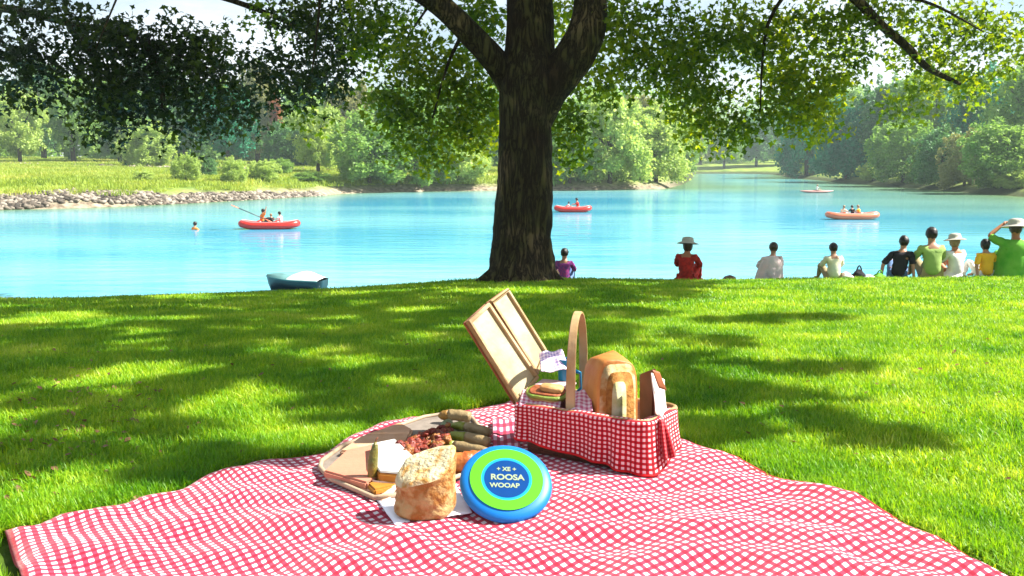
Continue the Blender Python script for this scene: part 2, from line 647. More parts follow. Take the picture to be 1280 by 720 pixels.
wx_ = axis([(-420, -60, 12), (-60, 70, 1.0), (70, 90, 5)]); wy_ = axis([(16.5, 150, 1.0), (150, 290, 4)])
WX, WY = np.meshgrid(wx_, wy_)
sdw = -river_sd(WX.ravel(), WY.ravel())
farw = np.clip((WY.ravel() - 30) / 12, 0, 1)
rb = np.clip((WX.ravel() - 14) / 10, 0, 1) * np.clip((150 - WY.ravel()) / 40, 0, 1)  # widens the painted reflection tint off the right bank
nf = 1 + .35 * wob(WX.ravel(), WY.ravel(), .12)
shal_refl = farw * np.clip(np.exp(-np.clip(sdw, 0, None) / ((6 + 22 * rb) * nf)) , 0, 1)
nwx = len(wx_); I = (np.arange(len(wy_) - 1)[:, None] * nwx + np.arange(nwx - 1)[None]).ravel()
w_me = np_mesh('water', np.stack([WX.ravel(), WY.ravel(), np.full(WX.size, ZW)], 1), np.stack([I, I + 1, I + 1 + nwx, I + nwx], 1))
w_me.attributes.new('shallow_reflect', 'FLOAT', 'POINT').data.foreach_set('value', shal_refl.astype(np.float32))
tag(link('water', w_me, wm), kind='structure')

# ------------------------------------------------------------------ blanket
BZ = 0.035
def gpt(px, py, z=0.03):
    q = at_z(px, py, z); return (q.x, q.y)


e_left = [gpt(*p) for p in [(5, 658), (60, 649), (100, 640), (122, 633), (152, 633), (185, 622), (230, 612), (255, 603), (285, 586), (320, 572), (360, 568), (405, 562), (450, 546), (500, 527), (560, 511), (605, 503), (650, 495)]]
e_right = [gpt(*p) for p in [(650, 495), (720, 510), (790, 530), (850, 548), (880, 560), (910, 565), (950, 585), (1000, 607), (1040, 610), (1080, 628), (1130, 650), (1180, 675), (1240, 704), (1300, 735)]]
B0 = Vector((*e_left[-1], 0)); B1 = Vector((*e_left[0], 0)); 
vr = Vector((*e_right[-1], 0)) - B0
B2 = B0 + vr * (2.12 / vr.length)
e_right.append((B2.x, B2.y))
B3 = B1 + (B2 - B0)


def resample(pts, n):
    pts = np.array(pts)
    d = np.concatenate([[0], np.cumsum(np.hypot(*np.diff(pts, axis=0).T))])
    t = np.linspace(0, d[-1], n)
    return np.stack([np.interp(t, d, pts[:, 0]), np.interp(t, d, pts[:, 1])], 1)


NB = 240
eu = resample(e_left[::-1], NB)       # u along B0->B1
ev = resample(e_right, NB)            # v along B0->B2
ker = np.ones(9) / 9
for e in (eu, ev):
    for k in (0, 1):
        s_ = np.convolve(np.pad(e[:, k], 4, mode='edge'), ker, 'valid'); s_[0] = e[0, k]; s_[-1] = e[-1, k]; e[:, k] = s_
U, W = np.meshgrid(np.linspace(0, 1, NB), np.linspace(0, 1, NB))   # U along left edge, W along right edge
P0 = np.array(B0.xy); P1 = np.array(B1.xy); P2 = np.array(B2.xy)
base = P0 + U[..., None] * (P1 - P0) + W[..., None] * (P2 - P0)
ou = eu - (P0 + np.linspace(0, 1, NB)[:, None] * (P1 - P0))
ov = ev - (P0 + np.linspace(0, 1, NB)[:, None] * (P2 - P0))
base += ou[None, :, :] * ((1 - W) ** 3)[..., None] + ov[:, None, :] * ((1 - U) ** 3)[..., None]
bx, by = base[..., 0], base[..., 1]
# folds: long soft waves crossing the cloth and small crumples
ITEMS = [(-.32, 3.0, .30), (0.0, 2.85, .22), (.3, 3.3, .33), (-.16, 3.35, .35), (-.25, 2.9, .2)]
calm = np.ones_like(bx)
for cx, cy, rr in ITEMS:
    calm *= 1 - np.exp(-((bx - cx) ** 2 + (by - cy) ** 2) / (rr * rr))
fold = 0.0065 * np.sin(7.5 * (bx * 0.8 + by * 0.6) + 1.5 * np.sin(2.3 * by + bx)) + 0.006 * np.sin(19 * (bx * .9 - by * .25) + 2 * np.sin(4 * by)) \
    + 0.0045 * np.sin(31 * (bx * .35 + by) + 3 * np.sin(5 * bx + 1))
crum = np.array([[mnoise.fractal(Vector((x * 6, y * 6, 3)), 1.0, 2.0, 3) for x, y in zip(r1, r2)] for r1, r2 in zip(bx[::3, ::3], by[::3, ::3])])
crum = np.repeat(np.repeat(crum, 3, 0), 3, 1)[:NB, :NB]
kk = np.ones(5) / 5
crum = np.apply_along_axis(lambda a: np.convolve(np.pad(a, 2, mode='edge'), kk, 'valid'), 0, crum)
crum = np.apply_along_axis(lambda a: np.convolve(np.pad(a, 2, mode='edge'), kk, 'valid'), 1, crum)
edge_d = np.minimum.reduce([U, 1 - U, W, 1 - W]) * 2.1
lift = 0.018 * np.clip(1 - edge_d / .12, 0, 1) * np.sin(14 * U + 3) * np.cos(11 * W)
crease = 0.006 * (np.exp(-np.abs(np.sin(3.1 * bx * .6 + 4.3 * by + .8 * np.sin(3 * bx))) * 9) + np.exp(-np.abs(np.sin(5.2 * bx - 2.2 * by + .9 * np.sin(2.5 * by + 1))) * 11))
bz = BZ + (fold + crease + 0.010 * crum) * (0.12 + 0.88 * calm) + lift - 0.012 * np.clip(1 - edge_d / .04, 0, 1)
bz = np.maximum(bz, 0.008)
V = np.stack([bx.ravel(), by.ravel(), bz.ravel()], 1)
I = (np.arange(NB - 1)[:, None] * NB + np.arange(NB - 1)[None]).ravel()
Q = np.stack([I, I + NB, I + NB + 1, I + 1], 1)
b_me = np_mesh('picnic_blanket', V, Q)
SZ = (float(np.hypot(*(P1 - P0))), float(np.hypot(*(P2 - P0))))
uvl = b_me.uv_layers.new(name='UVMap')
uvs = np.stack([U.ravel() * SZ[0], W.ravel() * SZ[1]], 1)
li = np.empty(len(b_me.loops), np.int32); b_me.loops.foreach_get('vertex_index', li)
uvl.data.foreach_set('uv', uvs[li].astype(np.float32).ravel())
M_blanket = gingham('blanket_check', 0.027, hem=0.011, size=SZ)
bl = link('picnic_blanket', b_me, M_blanket)
so = bl.modifiers.new('t', 'SOLIDIFY'); so.thickness = 0.004
tag(bl, 'large red and white gingham blanket spread on the lawn under the picnic', 'blanket')
BLK = (P0, P1 - P0, P2 - P0)


BPOLY = np.concatenate([ev, [[B3.x, B3.y]], eu[::-1]])[::3]


def in_blanket(x, y, pad=0.0):
    x = np.asarray(x, float); y = np.asarray(y, float)
    d = np.full(x.shape, 1e9); inside = np.zeros(x.shape, bool); n = len(BPOLY)
    for i in range(n):
        ax, ay = BPOLY[i]; bx_, by_ = BPOLY[(i + 1) % n]
        ex, ey = bx_ - ax, by_ - ay
        t = np.clip(((x - ax) * ex + (y - ay) * ey) / (ex * ex + ey * ey + 1e-12), 0, 1)
        d = np.minimum(d, np.hypot(x - ax - t * ex, y - ay - t * ey))
        c = ((ay > y) != (by_ > y))
        xi = (bx_ - ax) * (y - ay) / ((by_ - ay) + 1e-12) + ax
        inside ^= c & (x < xi)
    return inside | (d < pad)


# ------------------------------------------------------------------ lawn grass (ground cover)
def blade_patch(name, nb, r, h, w, seed):
    g = np.random.default_rng(seed)
    vs = []; qs = []; ts = []; tip = []
    for i in range(nb):
        a = g.uniform(0, 2 * math.pi); rad = r * math.sqrt(g.uniform())
        x, y = rad * math.cos(a), rad * math.sin(a)
        hh = h * g.uniform(.45, 1.15); ww = w * g.uniform(.7, 1.3)
        az = g.uniform(0, 2 * math.pi); lean = abs(g.normal(0, .45)) + .08
        dx, dy = math.cos(az), math.sin(az); sx, sy = -dy, dx
        b0 = len(vs)
        for k, (t, wf) in enumerate(((0, 1), (.45, .85), (.8, .5))):
            q = lean * t * t * hh * 1.2
            cz = hh * t * (1 - .25 * lean * t)
            for s in (-1, 1):
                vs.append((x + dx * q + s * sx * ww * wf / 2, y + dy * q + s * sy * ww * wf / 2, cz)); tip.append(t)
        q = lean * hh * 1.2
        vs.append((x + dx * q, y + dy * q, hh * (1 - .25 * lean))); tip.append(1)
        qs += [(b0, b0 + 1, b0 + 3, b0 + 2), (b0 + 2, b0 + 3, b0 + 5, b0 + 4)]
        ts.append((b0 + 4, b0 + 5, b0 + 6))
    me = np_mesh(name, vs, qs, ts)
    at = me.attributes.new('tip', 'FLOAT', 'POINT')
    at.data.foreach_set('value', np.array(tip, np.float32))
    return me


def grass_mat():
    m, n, l, b = mat_new('grass')
    out = n['Material Output']
    g = n.new('ShaderNodeNewGeometry')
    r = n.new('ShaderNodeValToRGB')
    cr = r.color_ramp
    cr.elements[0].position = 0.0; cr.elements[0].color = (0.032, 0.17, 0.004, 1)
    cr.elements[1].position = 1.0; cr.elements[1].color = (0.48, 0.54, 0.17, 1)
    e = cr.elements.new(0.45); e.color = (0.15, 0.335, 0.010, 1)
    e = cr.elements.new(0.8); e.color = (0.34, 0.49, 0.035, 1)
    t = n.new('ShaderNodeTexNoise'); t.inputs['Scale'].default_value = 1.6; t.inputs['Detail'].default_value = 8; t.inputs['Roughness'].default_value = .65
    l.new(g.outputs['Position'], t.inputs['Vector'])
    a = n.new('ShaderNodeMath'); a.operation = 'MULTIPLY_ADD'; a.inputs[1].default_value = 0.50
    l.new(g.outputs['Random Per Island'], a.inputs[0])
    a2 = n.new('ShaderNodeMath'); a2.operation = 'MULTIPLY_ADD'; a2.inputs[1].default_value = 1.9; a2.inputs[2].default_value = -0.68
    l.new(t.outputs['Fac'], a2.inputs[0]); l.new(a2.outputs[0], a.inputs[2])
    l.new(a.outputs[0], r.inputs['Fac'])
    at = n.new('ShaderNodeAttribute'); at.attribute_name = 'tip'
    mx = n.new('ShaderNodeMixRGB'); mx.blend_type = 'MULTIPLY'; mx.inputs['Color2'].default_value = (1.25, 1.15, 0.9, 1)
    l.new(at.outputs['Fac'], mx.inputs['Fac']); l.new(r.outputs['Color'], mx.inputs['Color1'])
    l.new(mx.outputs[0], b.inputs['Base Color'])
    b.inputs['Roughness'].default_value = 0.45; b.inputs['Specular IOR Level'].default_value = 0.3
    tr = n.new('ShaderNodeBsdfTranslucent')
    m2 = n.new('ShaderNodeMixRGB'); m2.blend_type = 'MULTIPLY'; m2.inputs['Fac'].default_value = 1
    m2.inputs['Color2'].default_value = (1.5, 1.35, 0.5, 1); l.new(mx.outputs[0], m2.inputs['Color1'])
    l.new(m2.outputs[0], tr.inputs['Color'])
    ms = n.new('ShaderNodeMixShader'); ms.inputs['Fac'].default_value = 0.45
    l.new(b.outputs[0], ms.inputs[1]); l.new(tr.outputs[0], ms.inputs[2]); l.new(ms.outputs[0], out.inputs['Surface'])
    return m


M_grass = grass_mat()


def scatter(name, pts, rot, scl, idx, protos, label, cat):
    """one ground-cover object: points instanced with geometry nodes"""
    me = bpy.data.meshes.new(name)
    me.vertices.add(len(pts)); me.vertices.foreach_set('co', np.asarray(pts, np.float32).ravel())
    for nm, arr, ty in (('rz', rot, 'FLOAT'), ('sc', scl, 'FLOAT'), ('ix', idx, 'INT')):
        a = me.attributes.new(nm, ty, 'POINT'); a.data.foreach_set('value', np.asarray(arr, np.float32 if ty == 'FLOAT' else np.int32))
    o = bpy.data.objects.new(name, me); COL.objects.link(o)
    ng = bpy.data.node_groups.new(name, 'GeometryNodeTree')
    ng.interface.new_socket('Geometry', in_out='INPUT', socket_type='NodeSocketGeometry')
    ng.interface.new_socket('Geometry', in_out='OUTPUT', socket_type='NodeSocketGeometry')
    N, L = ng.nodes, ng.links
    gi = N.new('NodeGroupInput'); go = N.new('NodeGroupOutput')
    join = N.new('GeometryNodeGeometryToInstance')
    for pme in reversed(protos):   # the multi-input socket lists its links last to first
        po = bpy.data.objects.new(pme.name, pme)
        oi = N.new('GeometryNodeObjectInfo'); oi.inputs['Object'].default_value = po; oi.inputs['As Instance'].default_value = True
        L.new(oi.outputs['Geometry'], join.inputs[0])
    ip = N.new('GeometryNodeInstanceOnPoints'); ip.inputs['Pick Instance'].default_value = True

    def attr(nm, ty):
        a = N.new('GeometryNodeInputNamedAttribute'); a.data_type = ty; a.inputs['Name'].default_value = nm; return a.outputs['Attribute']
    cb = N.new('ShaderNodeCombineXYZ'); L.new(attr('rz', 'FLOAT'), cb.inputs['Z'])
    L.new(gi.outputs[0], ip.inputs['Points']); L.new(join.outputs[0], ip.inputs['Instance'])
    L.new(attr('ix', 'INT'), ip.inputs['Instance Index']); L.new(cb.outputs[0], ip.inputs['Rotation'])
    L.new(attr('sc', 'FLOAT'), ip.inputs['Scale'])
    L.new(ip.outputs[0], go.inputs[0])
    md = o.modifiers.new('scatter', 'NODES'); md.node_group = ng
    return tag(o, label, cat, kind='stuff')


protos = []
for k in range(4):
    me = blade_patch('grass_patch', 230, 0.13, 0.042, 0.0042, 50 + k); me.materials.append(M_grass); protos.append(me)
for k in range(3):
    me = blade_patch('grass_patch_far', 200, 0.22, 0.05, 0.0085, 70 + k); me.materials.append(M_grass); protos.append(me)
pts = []; ids = []
def fill(y0, y1, dens, i0, i1, xw):
    yy = y0
    area = (y1 - y0) * 2 * xw
    k = int(area * dens)
    x = RNG.uniform(-xw, xw, k); y = RNG.uniform(y0, y1, k)
    vis = np.abs(x) < (y * 0.56 + 1.1)
    x, y = x[vis], y[vis]
    ok = ~in_blanket(x, y, 0.13)
    x, y = x[ok], y[ok]
    z = terrain_z(x, y)
    ok = z > ZW + 0.35
    x, y, z = x[ok], y[ok], z[ok]
    for q in zip(x, y, z): pts.append(q)
    ids.extend(RNG.integers(i0, i1, len(x)))


fill(1.6, 4.8, 150, 0, 4, 4.2)
fill(4.8, 7.5, 110, 0, 4, 5.6)
fill(7.5, 11, 55, 4, 7, 7.6)
fill(11, 18, 34, 4, 7, 11.5)
P_ = np.array(pts)
# little edge patches hugging the blanket hem
ee = []
for e in (e_left, e_right):
    rs = resample(e, 260)
    for i, p in enumerate(rs):
        ee.append(p)
ee = np.array(ee)
cen = (P0 + P1 + P2 + np.array(B3.xy)) / 4
ee = np.repeat(ee, 9, 0)
dd = ee - cen; dd /= np.linalg.norm(dd, axis=1)[:, None]
ee = ee + dd * RNG.uniform(.02, .26, (len(ee), 1)) + RNG.uniform(-.03, .03, ee.shape)
ee = ee[~in_blanket(ee[:, 0], ee[:, 1], 0.026)]
for q, z in zip(ee, terrain_z(ee[:, 0], ee[:, 1])):
    pts.append((q[0], q[1], z)); ids.append(-1)
P_ = np.array(pts)
ids = np.array(ids); small = ids == -1
edge_me = blade_patch('grass_patch_edge', 30, 0.03, 0.045, 0.0042, 99); edge_me.materials.append(M_grass); protos.append(edge_me)
ids[small] = 7
scl = RNG.uniform(.8, 1.25, len(P_))
scatter('lawn_grass', P_, RNG.uniform(0, 6.28, len(P_)), scl, ids, protos, 'short bright green lawn grass growing around the blanket down to the river', 'grass')
print('grass patches', len(P_))

# dry fallen leaves on the lawn
vs = []; ts = []
for i in range(420):
    if i < 330:
        px, py = random.uniform(-60, 640), random.uniform(400, 640)
        if random.random() < .45: px, py = random.gauss(90, 60), random.gauss(530, 40)
    else:
        px, py = random.uniform(640, 1280), random.uniform(400, 640)
    q = at_z(px, py, 0)
    if q.y > 12 or q.y < 2 or in_blanket(np.array([q.x]), np.array([q.y]), 0.02)[0]: continue
    z = gz(q.x, q.y) + random.uniform(.022, .04)
    s = random.uniform(.008, .016)
    rot = Matrix.Rotation(random.uniform(0, 6.28), 3, 'Z') @ Matrix.Rotation(random.uniform(-.7, .7), 3, 'X') @ Matrix.Rotation(random.uniform(-.5, .5), 3, 'Y')
    b0 = len(vs)
    for v in [(0, -1, 0), (.55, -.4, .18), (.6, .3, .15), (0, 1.1, 0), (-.6, .3, .2), (-.5, -.4, .15), (0, 0, -.05)]:
        w = rot @ (Vector(v) * s); vs.append((q.x + w.x, q.y + w.y, z + w.z))
    for k in range(6): ts.append((b0 + k, b0 + (k + 1) % 6, b0 + 6))
M_litter = leaf_mat('dry_leaf', (0.10, 0.05, 0.02), (0.30, 0.17, 0.08), trans=0.2, tcol=(1.2, 1, .8))
tag(link('leaf_litter', np_mesh('leaf_litter', vs, tris=ts), M_litter), 'dry brown fallen leaves scattered over the shaded lawn', 'leaves', kind='stuff')

# ------------------------------------------------------------------ leaves
def leaf_cloud(centers, radii, counts, size, seed, droop=0.0, star=True, shell=0.0, twig=0.0):
    """real leaf faces inside ellipsoids; returns verts, tris"""
    g = np.random.default_rng(seed)
    P = []; S = []
    for c, r, k in zip(centers, radii, counts):
        k = int(k)
        if k <= 0: continue
        if twig:
            nt = max(1, k // 9)
            d = g.normal(size=(nt, 3)); d /= np.linalg.norm(d, axis=1)[:, None]
            tc = d * (g.uniform(size=(nt, 1)) ** (1 / 2.2))
            tc = np.repeat(tc, 9, 0)[:k]
            p = np.array(c) + tc * np.array(r) + g.normal(size=tc.shape) * twig * np.array([1, 1, 1.2])
        else:
            d = g.normal(size=(k, 3)); d /= np.linalg.norm(d, axis=1)[:, None]
            rr = g.uniform(size=(k, 1)) ** (1 / 3)
            if shell: rr = (shell + (1 - shell) * g.uniform(size=(k, 1))) * (1 + .12 * g.normal(size=(k, 1)))
            p = np.array(c) + d * rr * np.array(r)
        P.append(p); S.append(np.full(len(p), size) * g.uniform(.65, 1.25, len(p)))
    P = np.concatenate(P); S = np.concatenate(S)
    N = len(P)
    # random orientation, biased so blades face up/out
    nrm = g.normal(size=(N, 3)) + np.array([0, 0, .9]); nrm /= np.linalg.norm(nrm, axis=1)[:, None]
    a = g.normal(size=(N, 3)) + np.array([0, 0, -droop]); a -= nrm * (a * nrm).sum(1)[:, None]; a /= np.linalg.norm(a, axis=1)[:, None]
    bb = np.cross(nrm, a)
    if star:
        # five-lobed outline as three pointed lobes + body
        tm = np.array([(0, -.45, 0), (.20, -.12, .02), (.62, -.02, -.06), (.28, .22, .03), (.05, .75, -.10), (-.26, .24, .03), (-.60, .02, -.06), (-.2, -.14, .02)])
        tr = np.array([(0, 1, 7), (1, 2, 3), (3, 4, 5), (5, 6, 7), (1, 3, 5), (1, 5, 7)])
    else:
        tm = np.array([(0, -.5, 0), (.34, 0, .06), (0, .55, 0), (-.34, 0, .06)])
        tr = np.array([(0, 1, 2), (0, 2, 3)])
    k = len(tm)
    V = P[:, None, :] + S[:, None, None] * (tm[None, :, 0, None] * bb[:, None, :] + tm[None, :, 1, None] * a[:, None, :] + tm[None, :, 2, None] * nrm[:, None, :])
    T = tr[None] + (np.arange(N) * k)[:, None, None]
    return V.reshape(-1, 3), T.reshape(-1, 3)


# ------------------------------------------------------------------ the big shade tree
def bark_mat(name, c1, c2, scale=5.0, moss=None):
    m, n, l, b = mat_new(name)
    tc = n.new('ShaderNodeTexCoord'); mp = n.new('ShaderNodeMapping'); mp.inputs['Scale'].default_value = (1, 1, .16)
    l.new(tc.outputs['Object'], mp.inputs['Vector'])
    t = n.new('ShaderNodeTexNoise'); t.inputs['Scale'].default_value = scale * 3.4; t.inputs['Detail'].default_value = 10
    t.inputs['Roughness'].default_value = .62; t.inputs['Distortion'].default_value = .6
    t2 = n.new('ShaderNodeTexNoise'); t2.inputs['Scale'].default_value = 1.6; t2.inputs['Detail'].default_value = 5
    l.new(mp.outputs[0], t.inputs['Vector']); l.new(tc.outputs['Object'], t2.inputs['Vector'])
    rd = n.new('ShaderNodeMath'); rd.operation = 'SUBTRACT'; rd.inputs[1].default_value = .5; l.new(t.outputs['Fac'], rd.inputs[0])
    ab = n.new('ShaderNodeMath'); ab.operation = 'ABSOLUTE'; l.new(rd.outputs[0], ab.inputs[0])
    vm = n.new('ShaderNodeMapRange'); vm.inputs['From Max'].default_value = 0.09; l.new(ab.outputs[0], vm.inputs['Value'])
    r = n.new('ShaderNodeValToRGB'); r.color_ramp.elements[0].position = .35; r.color_ramp.elements[1].position = .68
    r.color_ramp.elements[0].color = (*c2, 1); r.color_ramp.elements[1].color = (*c1, 1)
    if moss:
        e = r.color_ramp.elements.new(.52); e.color = (*moss, 1)
    l.new(t2.outputs['Fac'], r.inputs['Fac'])
    mx = n.new('ShaderNodeMixRGB'); mx.inputs['Color1'].default_value = (c2[0] * .5, c2[1] * .5, c2[2] * .5, 1)
    l.new(vm.outputs[0], mx.inputs['Fac']); l.new(r.outputs['Color'], mx.inputs['Color2'])
    l.new(mx.outputs[0], b.inputs['Base Color'])
    hs = n.new('ShaderNodeMath'); hs.operation = 'MULTIPLY_ADD'; hs.inputs[1].default_value = .8
    l.new(t.outputs['Fac'], hs.inputs[0]); l.new(vm.outputs[0], hs.inputs[2])
    bp = n.new('ShaderNodeBump'); bp.inputs['Strength'].default_value = 1.0; bp.inputs['Distance'].default_value = .03
    l.new(hs.outputs[0], bp.inputs['Height']); l.new(bp.outputs['Normal'], b.inputs['Normal'])
    b.inputs['Roughness'].default_value = .9; b.inputs['Specular IOR Level'].default_value = .15
    return m


M_bark = bark_mat('bark', (0.17, 0.115, 0.06), (0.045, 0.028, 0.015), 4.0, (0.07, 0.062, 0.022))
TY = 12.9


def limb(mb, pix, radpx, n=18, wig=0.0, smooth=5, jit=.05):
    """limb given as (px, py, Y) stations with half widths in pixels"""
    P = [at_y(*p) for p in pix]
    Rr = [r * P[i].y / F for i, r in enumerate(radpx)]
    # catmull-rom
    pts = []; rr = []
    for i in range(len(P) - 1):
        p0 = P[max(i - 1, 0)]; p1 = P[i]; p2 = P[i + 1]; p3 = P[min(i + 2, len(P) - 1)]
        for k in range(smooth):
            t = k / smooth
            pts.append(0.5 * ((2 * p1) + (p2 - p0) * t + (2 * p0 - 5 * p1 + 4 * p2 - p3) * t * t + (-p0 + 3 * p1 - 3 * p2 + p3) * t ** 3))
            rr.append(Rr[i] + (Rr[i + 1] - Rr[i]) * t)
    pts.append(P[-1]); rr.append(Rr[-1])
    b = len(mb.v)
    mb.tube(pts, rr, n=n)
    for j in range(b, len(mb.v)):
        v = Vector(mb.v[j])
        i = (j - b) // n
        c = pts[min(i, len(pts) - 1)]
        d = v - c
        s = 1 + jit * 2.2 * mnoise.noise(Vector((v.x * 2.6, v.y * 2.6, v.z * .9))) + jit * mnoise.noise(v * 7)
        mb.v[j] = tuple(c + d * s)
    return pts


tb = MB()
TYb = TY
trunk_pts = limb(tb, [(652, 372, TY), (652, 352, TY), (652, 335, TY), (652, 300, TY), (655, 250, TY), (657, 200, TY), (658, 150, TY), (661, 105, TY), (663, 60, TY + .05), (662, 0, TY + .1), (655, -120, TY + .3), (640, -300, TY + .4), (600, -520, TY + .2)],
                 [60, 50, 41, 36, 34, 33, 33, 38, 30, 27, 23, 18, 12], n=40, smooth=7, jit=.06)
limb(tb, [(655, 150, TY), (640, 108, TY), (615, 72, TY - .1), (585, 40, TY - .2), (548, 5, TY - .4), (480, -40, TY - .8), (380, -110, TY - 1.5), (240, -190, TY - 2.2), (60, -260, TY - 2.6)], [22, 18, 16, 15, 14, 13, 11, 8, 5], n=20)
limb(tb, [(668, 150, TY), (688, 108, TY - .05), (712, 76, TY - .1), (733, 40, TY - .1), (738, 0, TY), (735, -60, TY + .2), (760, -160, TY + .5), (800, -300, TY + .9), (850, -420, TY + 1.2)], [24, 26, 25, 22, 19, 17, 14, 11, 6], n=24)
limb(tb, [(738, -10, TY), (800, -70, TY - .3), (900, -90, TY - .3), (1010, -40, TY), (1065, -5, TY + .3), (1100, 30, TY + .6), (1135, 60, TY + .8), (1160, 85, TY + 1.0), (1200, 105, TY + 1.3)], [13, 11, 9, 7.5, 6.5, 6, 5, 4, 2], n=12)
limb(tb, [(662, -100, TY), (640, -240, TY - 1.5), (600, -420, TY - 3), (560, -700, TY - 4.5), (480, -1100, TY - 6)], [16, 14, 12, 9, 6], n=12)
limb(tb, [(662, -100, TY), (700, -300, TY - 1.5), (780, -520, TY - 3), (860, -900, TY - 4.5)], [16, 14, 12, 7], n=12)
# lesser branches that carry the hanging foliage
for a, b_, c in [((585, 30, TY - .2), (560, 80, TY + .2), (540, 150, TY + .3)), ((640, -60, TY), (560, -20, TY + 1), (500, 60, TY + 1.2)),
                 ((1010, -40, TY), (960, 30, TY + .4), (950, 140, TY + .5)), ((380, -110, TY - 1.5), (400, -20, TY - 1), (390, 90, TY - .8)),
                 ((240, -190, TY - 2.2), (180, -80, TY - 1.5), (120, 60, TY - 1)), ((1060, -5, TY + .3), (1150, 0, TY), (1230, 40, TY))]:
    limb(tb, [a, b_, c], [3, 2.0, .8], n=8)
# root flare
for ang, ln in ((-2.8, .55), (-2.2, .4), (-1.5, .3), (-.9, .35), (-.25, .45), (.8, .5), (2.0, .5)):
    q = at_y(652, 340, TY)
    g0 = gz(q.x, TY)
    pp = []
    for t in (0, .35, .7, 1):
        x = q.x + math.cos(ang) * (.2 + ln * t); y = TY + math.sin(ang) * (.2 + ln * t)
        pp.append((x, y, gz(x, y) + .24 * (1 - t) ** 1.6 - .03))
    tb.tube(pp, [.20, .13, .08, .03], n=10)
tree = empty('shade_tree', (at_y(652, 348, TY).x, TY, gz(at_y(652, 348, TY).x, TY)), 'massive dark shade tree with spreading leafy boughs standing at the lawn edge by the river', 'tree')


def unparent_shift(o, root):
    o.parent = root
    o.matrix_parent_inverse = Matrix.Translation(-Vector(root.location))
    return o


unparent_shift(tb.build('trunk', M_bark, merge=False), tree)

# hanging foliage that shows in the picture: (px, py, rx, ry, Y, leaves)
CL = [
    # dark mass on the left
    (140, 52, 55, 40, 15, 850), (235, 66, 62, 48, 15.5, 1100), (120, 110, 60, 40, 15, 700), (190, 115, 75, 45, 15.5, 1000), (270, 110, 60, 45, 16, 700), (130, 160, 26, 30, 15, 220),
    (50, 12, 45, 26, 14, 330), (15, 70, 45, 45, 14, 420), (70, 80, 45, 30, 14.5, 330), (345, 22, 40, 18, 15, 150), (400, 30, 65, 40, 14.5, 700), (370, 110, 48, 36, 15.2, 420), (410, 90, 40, 48, 14.5, 420),
    (340, 85, 45, 30, 15.2, 260), (480, 14, 50, 22, 14, 260), (300, 150, 60, 26, 16, 220), (240, 165, 50, 22, 16, 180), (20, 120, 46, 26, 15, 200), (455, 60, 26, 30, 14, 130), (395, 150, 26, 22, 15, 80),
    # middle, left of the trunk
    (520, 75, 55, 45, 13.6, 620), (570, 110, 55, 45, 13.8, 700), (520, 150, 50, 34, 13.8, 420), (585, 165, 42, 40, 14.2, 480), (545, 195, 30, 22, 14, 170), (595, 60, 36, 50, 14.2, 340), (480, 125, 34, 34, 13.8, 220), (470, 40, 45, 40, 13.8, 300), (600, 15, 45, 28, 14, 300), (500, 185, 30, 22, 14, 110),
    (620, 130, 25, 60, 14.6, 260),
    # right of the trunk
    (700, 40, 30, 50, 14.6, 260), (715, 150, 36, 44, 13.8, 340), (712, 190, 26, 32, 14, 160), (755, 105, 30, 26, 13.5, 200), (770, 35, 45, 50, 13.2, 520), (790, 90, 32, 40, 13.4, 260),
    (835, 50, 50, 55, 13.4, 700), (850, 105, 42, 40, 13.6, 430), (905, 45, 55, 48, 13.6, 640), (885, 130, 48, 38, 14, 480), (925, 165, 40, 26, 14.2, 260), (870, 168, 36, 24, 14.2, 170), (960, 55, 50, 48, 13.8, 600), (980, 115, 52, 46, 14, 680),
    (1010, 150, 46, 34, 14.2, 430), (1030, 100, 40, 36, 14, 360), (1010, 35, 48, 40, 13.8, 430), (1060, 70, 40, 40, 14.2, 330), (1075, 20, 42, 26, 13.6, 230), (1115, 22, 34, 20, 13.8, 130), (1165, 40, 44, 40, 14.2, 320),
    (1215, 30, 40, 44, 14, 360), (1260, 55, 30, 50, 14, 300), (1135, 75, 30, 22, 14.2, 120), (1175, 105, 42, 26, 14.8, 300), (1130, 135, 34, 24, 14.6, 180), (1215, 110, 30, 22, 14.6, 110), (1190, 80, 30, 22, 14.4, 110), (740, 5, 70, 22, 14, 300),
    
    # beyond the left and right frame edges
    (-80, 50, 80, 60, 14.5, 700), (1390, 20, 60, 40, 16, 160),
]
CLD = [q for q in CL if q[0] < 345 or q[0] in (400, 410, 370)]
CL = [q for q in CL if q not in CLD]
cs = []; rs = []; ks = []
for px, py, rx, ry, Y, k in CL:
    c = at_y(px, py, Y); cs.append(tuple(c)); s = Y / F
    rs.append((rx * s * 1.0, .75, ry * s * .84)); ks.append(k * 1.4)
vA, tA = leaf_cloud(cs, rs, ks, 0.083, 3, droop=1.0, twig=0.10)
